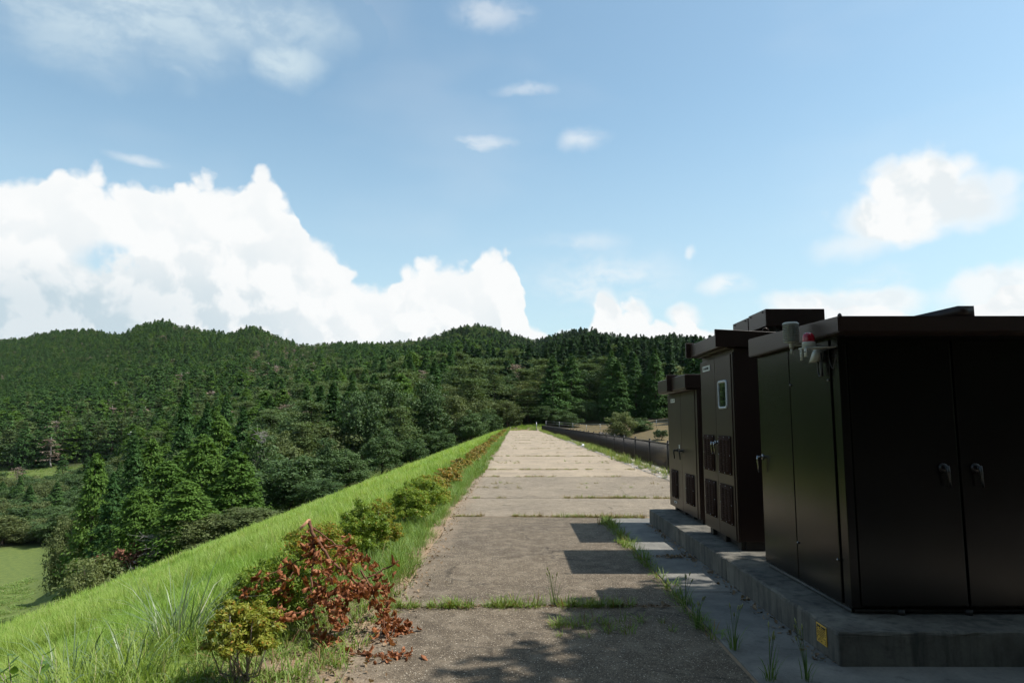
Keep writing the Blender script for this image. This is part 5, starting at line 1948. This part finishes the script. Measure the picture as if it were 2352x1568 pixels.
while yy < 128:
    near_ = yy < 40
    fo, st = (row if near_ else rowf)[RS.choice(3, p=[0.45, 0.2, 0.35]) if near_ else RS.choice(3, p=[0.45, 0.4, 0.15])]
    s = RS.uniform(0.65, 1.05)
    ORD = ['first', 'second', 'third', 'fourth', 'fifth', 'sixth', 'seventh', 'eighth', 'ninth', 'tenth', 'eleventh', 'twelfth']
    lab = '%s bush of the orange part of the azalea row, counted from the near end' % ORD[q] if q < 12 else 'small orange azalea bush in the far stretch of the hedge row'
    put_bush(fo, st, -1.80 + RS.randn() * 0.05, yy, lab, 'far azalea hedge', (s, s * 1.1, s * RS.uniform(0.8, 1.05)), RS.rand() * 6)
    yy += RS.uniform(1.0, 1.7) if near_ else RS.uniform(1.2, 2.4)
    q += 1

# ------------------------------------------------------------------ tall grass clump and leafy sprig at the lower left
m_tall = leaf_mat('pampas_blades', (0.085, 0.150, 0.055), (0.175, 0.240, 0.110), 0.25, 0.4, 0.5, 0.1, (0.40, 0.42, 0.30), 0.10)
for k, (x, y, nb, L, lab) in enumerate(((-2.55, 5.35, 150, 0.80, 'clump of long arching grass blades left of the yellow azalea'),
                                        (-3.15, 5.0, 90, 0.70, 'smaller clump of long grass blades nearer the left edge'),
                                        (-2.45, 4.6, 80, 0.55, 'low clump of long grass blades at the bottom edge'))):
    rs = rsx(600 + k)
    mb = MB()
    a = rs.rand(nb) * 6.283
    r = 0.16 * np.sqrt(rs.rand(nb))
    z0 = gz(x, y)
    b0 = np.stack([x + r * np.cos(a), y + r * np.sin(a), np.full(nb, z0 - 0.03)], 1)
    mb.blades(b0, rs.uniform(0.4, 1.0, nb) * L, rs.uniform(0.005, 0.012, nb), rs.uniform(0.3, 1.35, nb), a + rs.randn(nb) * 0.6, rs)
    o = thing('grass_clump', lab, 'grass', (x, y, z0))
    mb.build('blades', m_tall, o)

m_sprig = leaf_mat('broad_weed_leaves', (0.06, 0.13, 0.02), (0.10, 0.19, 0.035), 0.35, 0.4, 0.5, 0.1)


def leaf_shape(L, Wd, curl, twist, rs, nu=5, nv=3, crumple=0.0):
    """a real leaf: pointed oval sheet, curled along its length and cupped."""
    u_ = np.linspace(0, 1, nu)
    v_ = np.linspace(-1, 1, nv)
    U, V = np.meshgrid(u_, v_, indexing='ij')
    w = Wd * np.sin(np.pi * np.clip(U * 0.94 + 0.03, 0, 1)) ** 0.8
    ang = curl * (U - 0.1)
    rad = L / max(abs(curl), 0.05)
    x_ = np.sin(ang) * rad if abs(curl) > 0.05 else U * L
    z_ = (1 - np.cos(ang)) * rad if abs(curl) > 0.05 else 0 * U
    cup = twist * (V ** 2) * w * 0.9
    y_ = V * w * (1 - 0.25 * abs(twist))
    z_ = z_ + cup + crumple * L * rs.randn(*U.shape)
    x_ = x_ + crumple * L * rs.randn(*U.shape) * 0.6
    P_ = np.stack([x_, y_, z_], -1).reshape(-1, 3)
    i_ = np.arange(nu - 1)[:, None] * nv
    j_ = np.arange(nv - 1)[None]
    q_ = np.stack([i_ + j_, i_ + j_ + 1, i_ + nv + j_ + 1, i_ + nv + j_], -1).reshape(-1, 4)
    return P_, q_


pl = thing('leafy_weed', 'broad leaved weed at the bottom left corner', 'plant', (-3.12, 4.62, gz(-3.12, 4.62)))
rs = rsx(640)
mb = MB()
tips = []
for k in range(5):
    a = rs.rand() * 6.28
    b0 = np.array([-3.12, 4.62, pl.location.z - 0.03])
    e = b0 + np.array([math.cos(a) * 0.22, math.sin(a) * 0.14, rs.uniform(0.28, 0.55)])
    mb.tube([b0, (b0 + e) / 2 + rs.randn(3) * 0.03, e], [0.005, 0.004, 0.002], 5)
    for f in np.linspace(0.35, 1.0, 6):
        tips.append(b0 + (e - b0) * f)
mb.build('stems', m_stem, pl)
for tpt in tips:
    P_, q_ = leaf_shape(rs.uniform(0.06, 0.11), rs.uniform(0.018, 0.03), rs.uniform(0.3, 1.1), rs.uniform(0.1, 0.5), rs)
    me = mesh_np('leaf', P_, [q_], [m_sprig], None, True)
    o = link('leaf', me, pl, Vector(tpt) - pl.location)
    o.rotation_euler = (rs.uniform(-0.4, 0.4), rs.uniform(-0.4, 0.5), rs.rand() * 6.28)

# foxtail grasses growing out of the apron seam
m_fox = leaf_mat('foxtail_blades', (0.07, 0.14, 0.03), (0.15, 0.22, 0.06), 0.3, 0.5, 0.3, 0.1)
m_head = leaf_mat('foxtail_heads', (0.22, 0.25, 0.10), (0.34, 0.36, 0.18), 0.3, 0.7, 0.2, 0.1)
for k, (x, y, nb, L, lab) in enumerate(((1.60, 5.22, 22, 0.24, 'foxtail grass tuft on the apron seam opposite the yellow notice'),
                                        (1.64, 4.62, 26, 0.26, 'foxtail grass tuft at the bottom edge of the apron seam'),
                                        (1.86, 4.60, 12, 0.28, 'thin foxtail grass tuft on the apron before the plinth corner'),
                                        (1.55, 6.45, 20, 0.20, 'grass tuft on the apron seam beside the big sunlit strip'),
                                        (1.47, 5.75, 20, 0.17, 'low grass tuft at the shaded slab corner'),
                                        (0.35, 6.44, 14, 0.24, 'thin upright grass stalks in the middle of the nearest road joint'))):
    rs = rsx(700 + k)
    a = rs.rand(nb) * 6.283
    r = 0.035 * np.sqrt(rs.rand(nb))
    b0 = np.stack([x + r * np.cos(a), y + r * np.sin(a), np.full(nb, -0.02)], 1)
    mb = MB()
    mb.blades(b0, rs.uniform(0.45, 1.0, nb) * L, rs.uniform(0.004, 0.008, nb), rs.uniform(0.1, 0.8, nb), a, rs)
    o = thing('foxtail_tuft', lab, 'grass', (x, y, 0))
    mb.build('blades', m_fox, o)
    mb = MB()
    hd = MB()
    for s in range(5):
        aa = rs.rand() * 6.28
        lean_ = rs.uniform(0.05, 0.28)
        kk_ = np.linspace(0, 1, 6)
        LL = L * rs.uniform(1.0, 1.45)
        pts = np.stack([x + math.cos(aa) * lean_ * LL * kk_ ** 1.6, y + math.sin(aa) * lean_ * LL * kk_ ** 1.6, LL * kk_ * (1 - 0.1 * kk_)], 1)
        mb.tube(pts, [0.0016] * 6, 4)
        dirn = unit(pts[-1] - pts[-2])
        hd.tube([pts[-1], pts[-1] + dirn * 0.012, pts[-1] + dirn * 0.03 + (0, 0, -0.002), pts[-1] + dirn * 0.048 + (0, 0, -0.008)], [0.002, 0.0055, 0.005, 0.001], 6)
    tag(mb.build('stalks', m_fox, o), kind='stuff')
    tag(hd.build('seed_heads', m_head, o), kind='stuff')

# ------------------------------------------------------------------ the dead branch with brown leaves
m_twig = plain_mat('dead_twig_bark', (0.10, 0.045, 0.028), (0.20, 0.10, 0.06), 30.0, 0.85, 0.2)
m_peel = plain_mat('split_wood', (0.34, 0.17, 0.10), (0.48, 0.28, 0.17), 40.0, 0.8, 0.2)
m_dleaf = leaf_mat('dry_brown_leaves', (0.165, 0.056, 0.024), (0.400, 0.165, 0.076), 0.22, 0.6, 0.3, 0.75)


def bz(zx, zy, y):
    """spot seen at (zx,zy) in the close-up of the branch, at distance y."""
    k = 480 / 1750.0
    x_, y_, z_ = place(y, (640 + zx * k) / 1.16327, (1360 + zy * k) / 1.16327)
    return (x_, y_, max(z_, 0.012))


TW = [  # close-up polyline with distance at each end, thickness at each end, leaves
    ([(680, 110), (715, 230), (800, 360), (870, 480), (1000, 590), (1120, 700), (1190, 770)], 5.80, 5.55, 0.016, 0.007, 26),
    ([(715, 180), (860, 290), (1000, 395), (1080, 470)], 5.80, 5.95, 0.008, 0.004, 8),
    ([(820, 365), (950, 350), (1080, 380), (1200, 440), (1290, 560), (1390, 680), (1440, 790), (1425, 920)], 5.75, 6.05, 0.006, 0.003, 30),
    ([(1240, 670), (1350, 620), (1450, 565), (1550, 500)], 5.85, 5.95, 0.007, 0.006, 3),
    ([(1180, 590), (1260, 720), (1320, 850), (1390, 990), (1480, 1100), (1580, 1150), (1690, 1180)], 5.60, 5.62, 0.008, 0.004, 46),
    ([(720, 440), (560, 500), (380, 580), (200, 690), (60, 860)], 5.75, 5.55, 0.007, 0.003, 18),
    ([(560, 540), (470, 690), (400, 850), (370, 960)], 5.70, 5.45, 0.005, 0.003, 14),
    ([(720, 240), (735, 450), (700, 640), (705, 800), (712, 940), (750, 1120), (830, 1290), (920, 1390)], 5.78, 5.20, 0.010, 0.005, 34),
    ([(920, 1390), (1090, 1440), (1250, 1475), (1400, 1470), (1550, 1450), (1680, 1450)], 5.10, 5.02, 0.005, 0.003, 18),
    ([(700, 960), (580, 1000), (450, 1015), (330, 1060)], 5.45, 5.25, 0.005, 0.003, 12),
    ([(1250, 700), (1150, 780), (1050, 830), (880, 870)], 5.60, 5.35, 0.007, 0.004, 26),
    ([(960, 880), (1000, 1000), (1030, 1150)], 5.45, 5.30, 0.004, 0.003, 12),
    ([(1390, 1000), (1420, 1150), (1430, 1320)], 5.60, 5.33, 0.005, 0.003, 12),
    ([(780, 520), (860, 620), (930, 700), (990, 760)], 5.65, 5.40, 0.006, 0.003, 14),
    ([(720, 300), (690, 350), (670, 330)], 5.76, 5.70, 0.005, 0.003, 10),
    ([(720, 700), (820, 790), (900, 900), (940, 980)], 5.60, 5.25, 0.006, 0.003, 16),
]
db = thing('dead_branch', 'fallen dead branch with curled rusty brown leaves lying over the hedge', 'branch', (-1.3, 5.5, 0))
variants = []
for k in range(10):
    rs = rsx(800 + k)
    P_, q_ = leaf_shape(rs.uniform(0.07, 0.11), rs.uniform(0.022, 0.036), rs.uniform(1.2, 4.4), rs.uniform(0.6, 2.0), rs, 9, 5, 0.06)
    variants.append(mesh_np('leaf', P_, [q_], [m_dleaf], None, True))
rs = rsx(850)
for pts, ya, yb, ra, rb, nl in TW:
    kf = np.linspace(0, 1, len(pts))
    W3 = np.array([bz(px_, py_, ya + (yb - ya) * f) for (px_, py_), f in zip(pts, kf)])
    kq = np.linspace(0, 1, 4 * len(pts))
    Q = np.stack([np.interp(kq, kf, W3[:, c_]) for c_ in range(3)], 1)
    Q[1:-1] += rs.randn(len(Q) - 2, 3) * 0.004
    mb = MB()
    mb.tube(Q, ra + (rb - ra) * kq, 7)
    mb.build('stem' if ra > 0.009 else 'twig', m_twig, db, True)
    for _ in range(nl):
        f = rs.uniform(0.12, 1.0)
        c_ = np.array([np.interp(f, kf, W3[:, w]) for w in range(3)]) + rs.randn(3) * np.array([0.030, 0.045, 0.028]) + (0, 0, -0.012)
        c_[2] = max(c_[2], 0.015)
        o = link('leaf', variants[rs.randint(10)], db, Vector(c_) - db.location)
        o.rotation_euler = (rs.rand() * 6.28, rs.uniform(-0.3, 1.6), rs.rand() * 6.28)
        s = rs.uniform(0.75, 1.25)
        o.scale = (s, s, s)
small = MB()
for pts, ya, yb, ra, rb, nl in TW:
    kf = np.linspace(0, 1, len(pts))
    W3 = np.array([bz(px_, py_, ya + (yb - ya) * f) for (px_, py_), f in zip(pts, kf)])
    for _ in range(int(nl * 1.1)):
        f = rs.uniform(0.15, 1.0)
        c_ = np.array([np.interp(f, kf, W3[:, w]) for w in range(3)]) + rs.randn(3) * np.array([0.03, 0.05, 0.03])
        c_[2] = max(c_[2] - 0.015, 0.012)
        P_, q_ = leaf_shape(rs.uniform(0.04, 0.075), rs.uniform(0.012, 0.024), rs.uniform(1.0, 4.4), rs.uniform(0.5, 2.0), rs, 6, 4, 0.06)
        R_ = np.array(Matrix.Rotation(rs.rand() * 6.28, 3, 'Z') @ Matrix.Rotation(rs.uniform(-0.2, 1.7), 3, 'Y') @ Matrix.Rotation(rs.rand() * 6.28, 3, 'X'))
        small.add(P_ @ R_.T + c_, [q_])
tag(small.build('small_leaves', m_dleaf, db, True), kind='stuff')
mb = MB()
a, b = np.array(bz(682, 100, 5.80)), np.array(bz(568, 215, 5.74))
for dx in (-0.006, 0.0, 0.007):
    mb.tube([a + (dx, 0, 0.004), (a + b) / 2 + (dx * 1.6, 0, 0.002), b + (dx * 2.2, 0, abs(dx))], [0.006, 0.005, 0.002], 5)
mb.build('split_end', m_peel, db)

# dry litter on the verge and in the gutter
m_litter = leaf_mat('dry_litter', (0.12, 0.075, 0.045), (0.34, 0.25, 0.16), 0.1, 0.8, 0.2, 0.7)
lv = []
for k in range(5):
    r_ = rsx(880 + k)
    P_, q_ = leaf_shape(0.03, 0.006 + 0.006 * (k % 3), r_.uniform(0.2, 1.6), r_.uniform(0.1, 0.9), r_, 4, 3, 0.04)
    lv.append(mesh_np('litter', P_, [q_], [m_litter], None, False))
LP = []
for _ in range(1500):
    LP.append((-1.05 - abs(RS.randn()) * 0.36 + 0.14 * RS.randn(), 3.8 + 5.5 * RS.rand() ** 1.3, 0.004))
for _ in range(500):
    LP.append((-1.08 + RS.randn() * 0.07, RS.uniform(8, 22), 0.004))
for _ in range(380):
    LP.append((2.15 + RS.randn() * 0.04, RS.uniform(4.9, 11.3), 0.008))
for _ in range(160):
    LP.append((1.95 + RS.randn() * 0.12, 8.62 + RS.randn() * 0.05, 0.008))
for _ in range(260):
    xx = RS.uniform(-1.1, 1.4)
    LP.append((xx, float(joint_y(2, np.array([xx]))[0]) + RS.randn() * 0.03, -0.003))
LP = np.array(LP)
n = len(LP)
sc = RS.uniform(0.4, 1.5, n)
lo = scatter('dry_litter', LP, np.stack([RS.randn(n) * 0.35, RS.randn(n) * 0.35, RS.rand(n) * 6.28], 1), np.stack([sc, sc, sc], 1), RS.randint(0, 5, n), lv)
tag(lo, 'dry leaf litter strewn on verge and gutter', 'litter', kind='stuff')

# crumpled white sheet by the fence
bm = bmesh.new()
bmesh.ops.create_icosphere(bm, subdivisions=2, radius=0.17)
rs = rsx(900)
for v_ in bm.verts:
    v_.co *= rs.uniform(0.6, 1.25)
    v_.co.z = v_.co.z * 0.55 + 0.10
me = bpy.data.meshes.new('crumpled_sheet')
bm.to_mesh(me)
bm.free()
me.materials.append(plain_mat('white_sheet', (0.72, 0.74, 0.76), (0.82, 0.83, 0.84), 6.0, 0.7, 0.3))
tag(link('crumpled_sheet', me, None, (4.55, 46.0, -0.02)), 'crumpled white plastic sheet lying at the foot of the fence', 'litter')

# ------------------------------------------------------------------ air
m_haze, t, out = new_mat('haze_air')
pv_ = t.node('ShaderNodeVolumePrincipled')
pv_.inputs['Color'].default_value = (0.80, 0.90, 1.0, 1.0)
pv_.inputs['Density'].default_value = 0.000025
t.l.new(pv_.outputs[0], out.inputs['Volume'])
zlo, zhi = float(tv[:, 2].min()) - 1.0, float(max(tv[:, 2].max(), fz.max() + 16.0)) + 1.5
mb = MB()
mb.box(-3020, 3020, -3020, 3020, zlo, zhi)
hz = mb.build('haze', m_haze)
tag(hz, 'thin pale summer haze filling the valley', 'haze', kind='stuff')
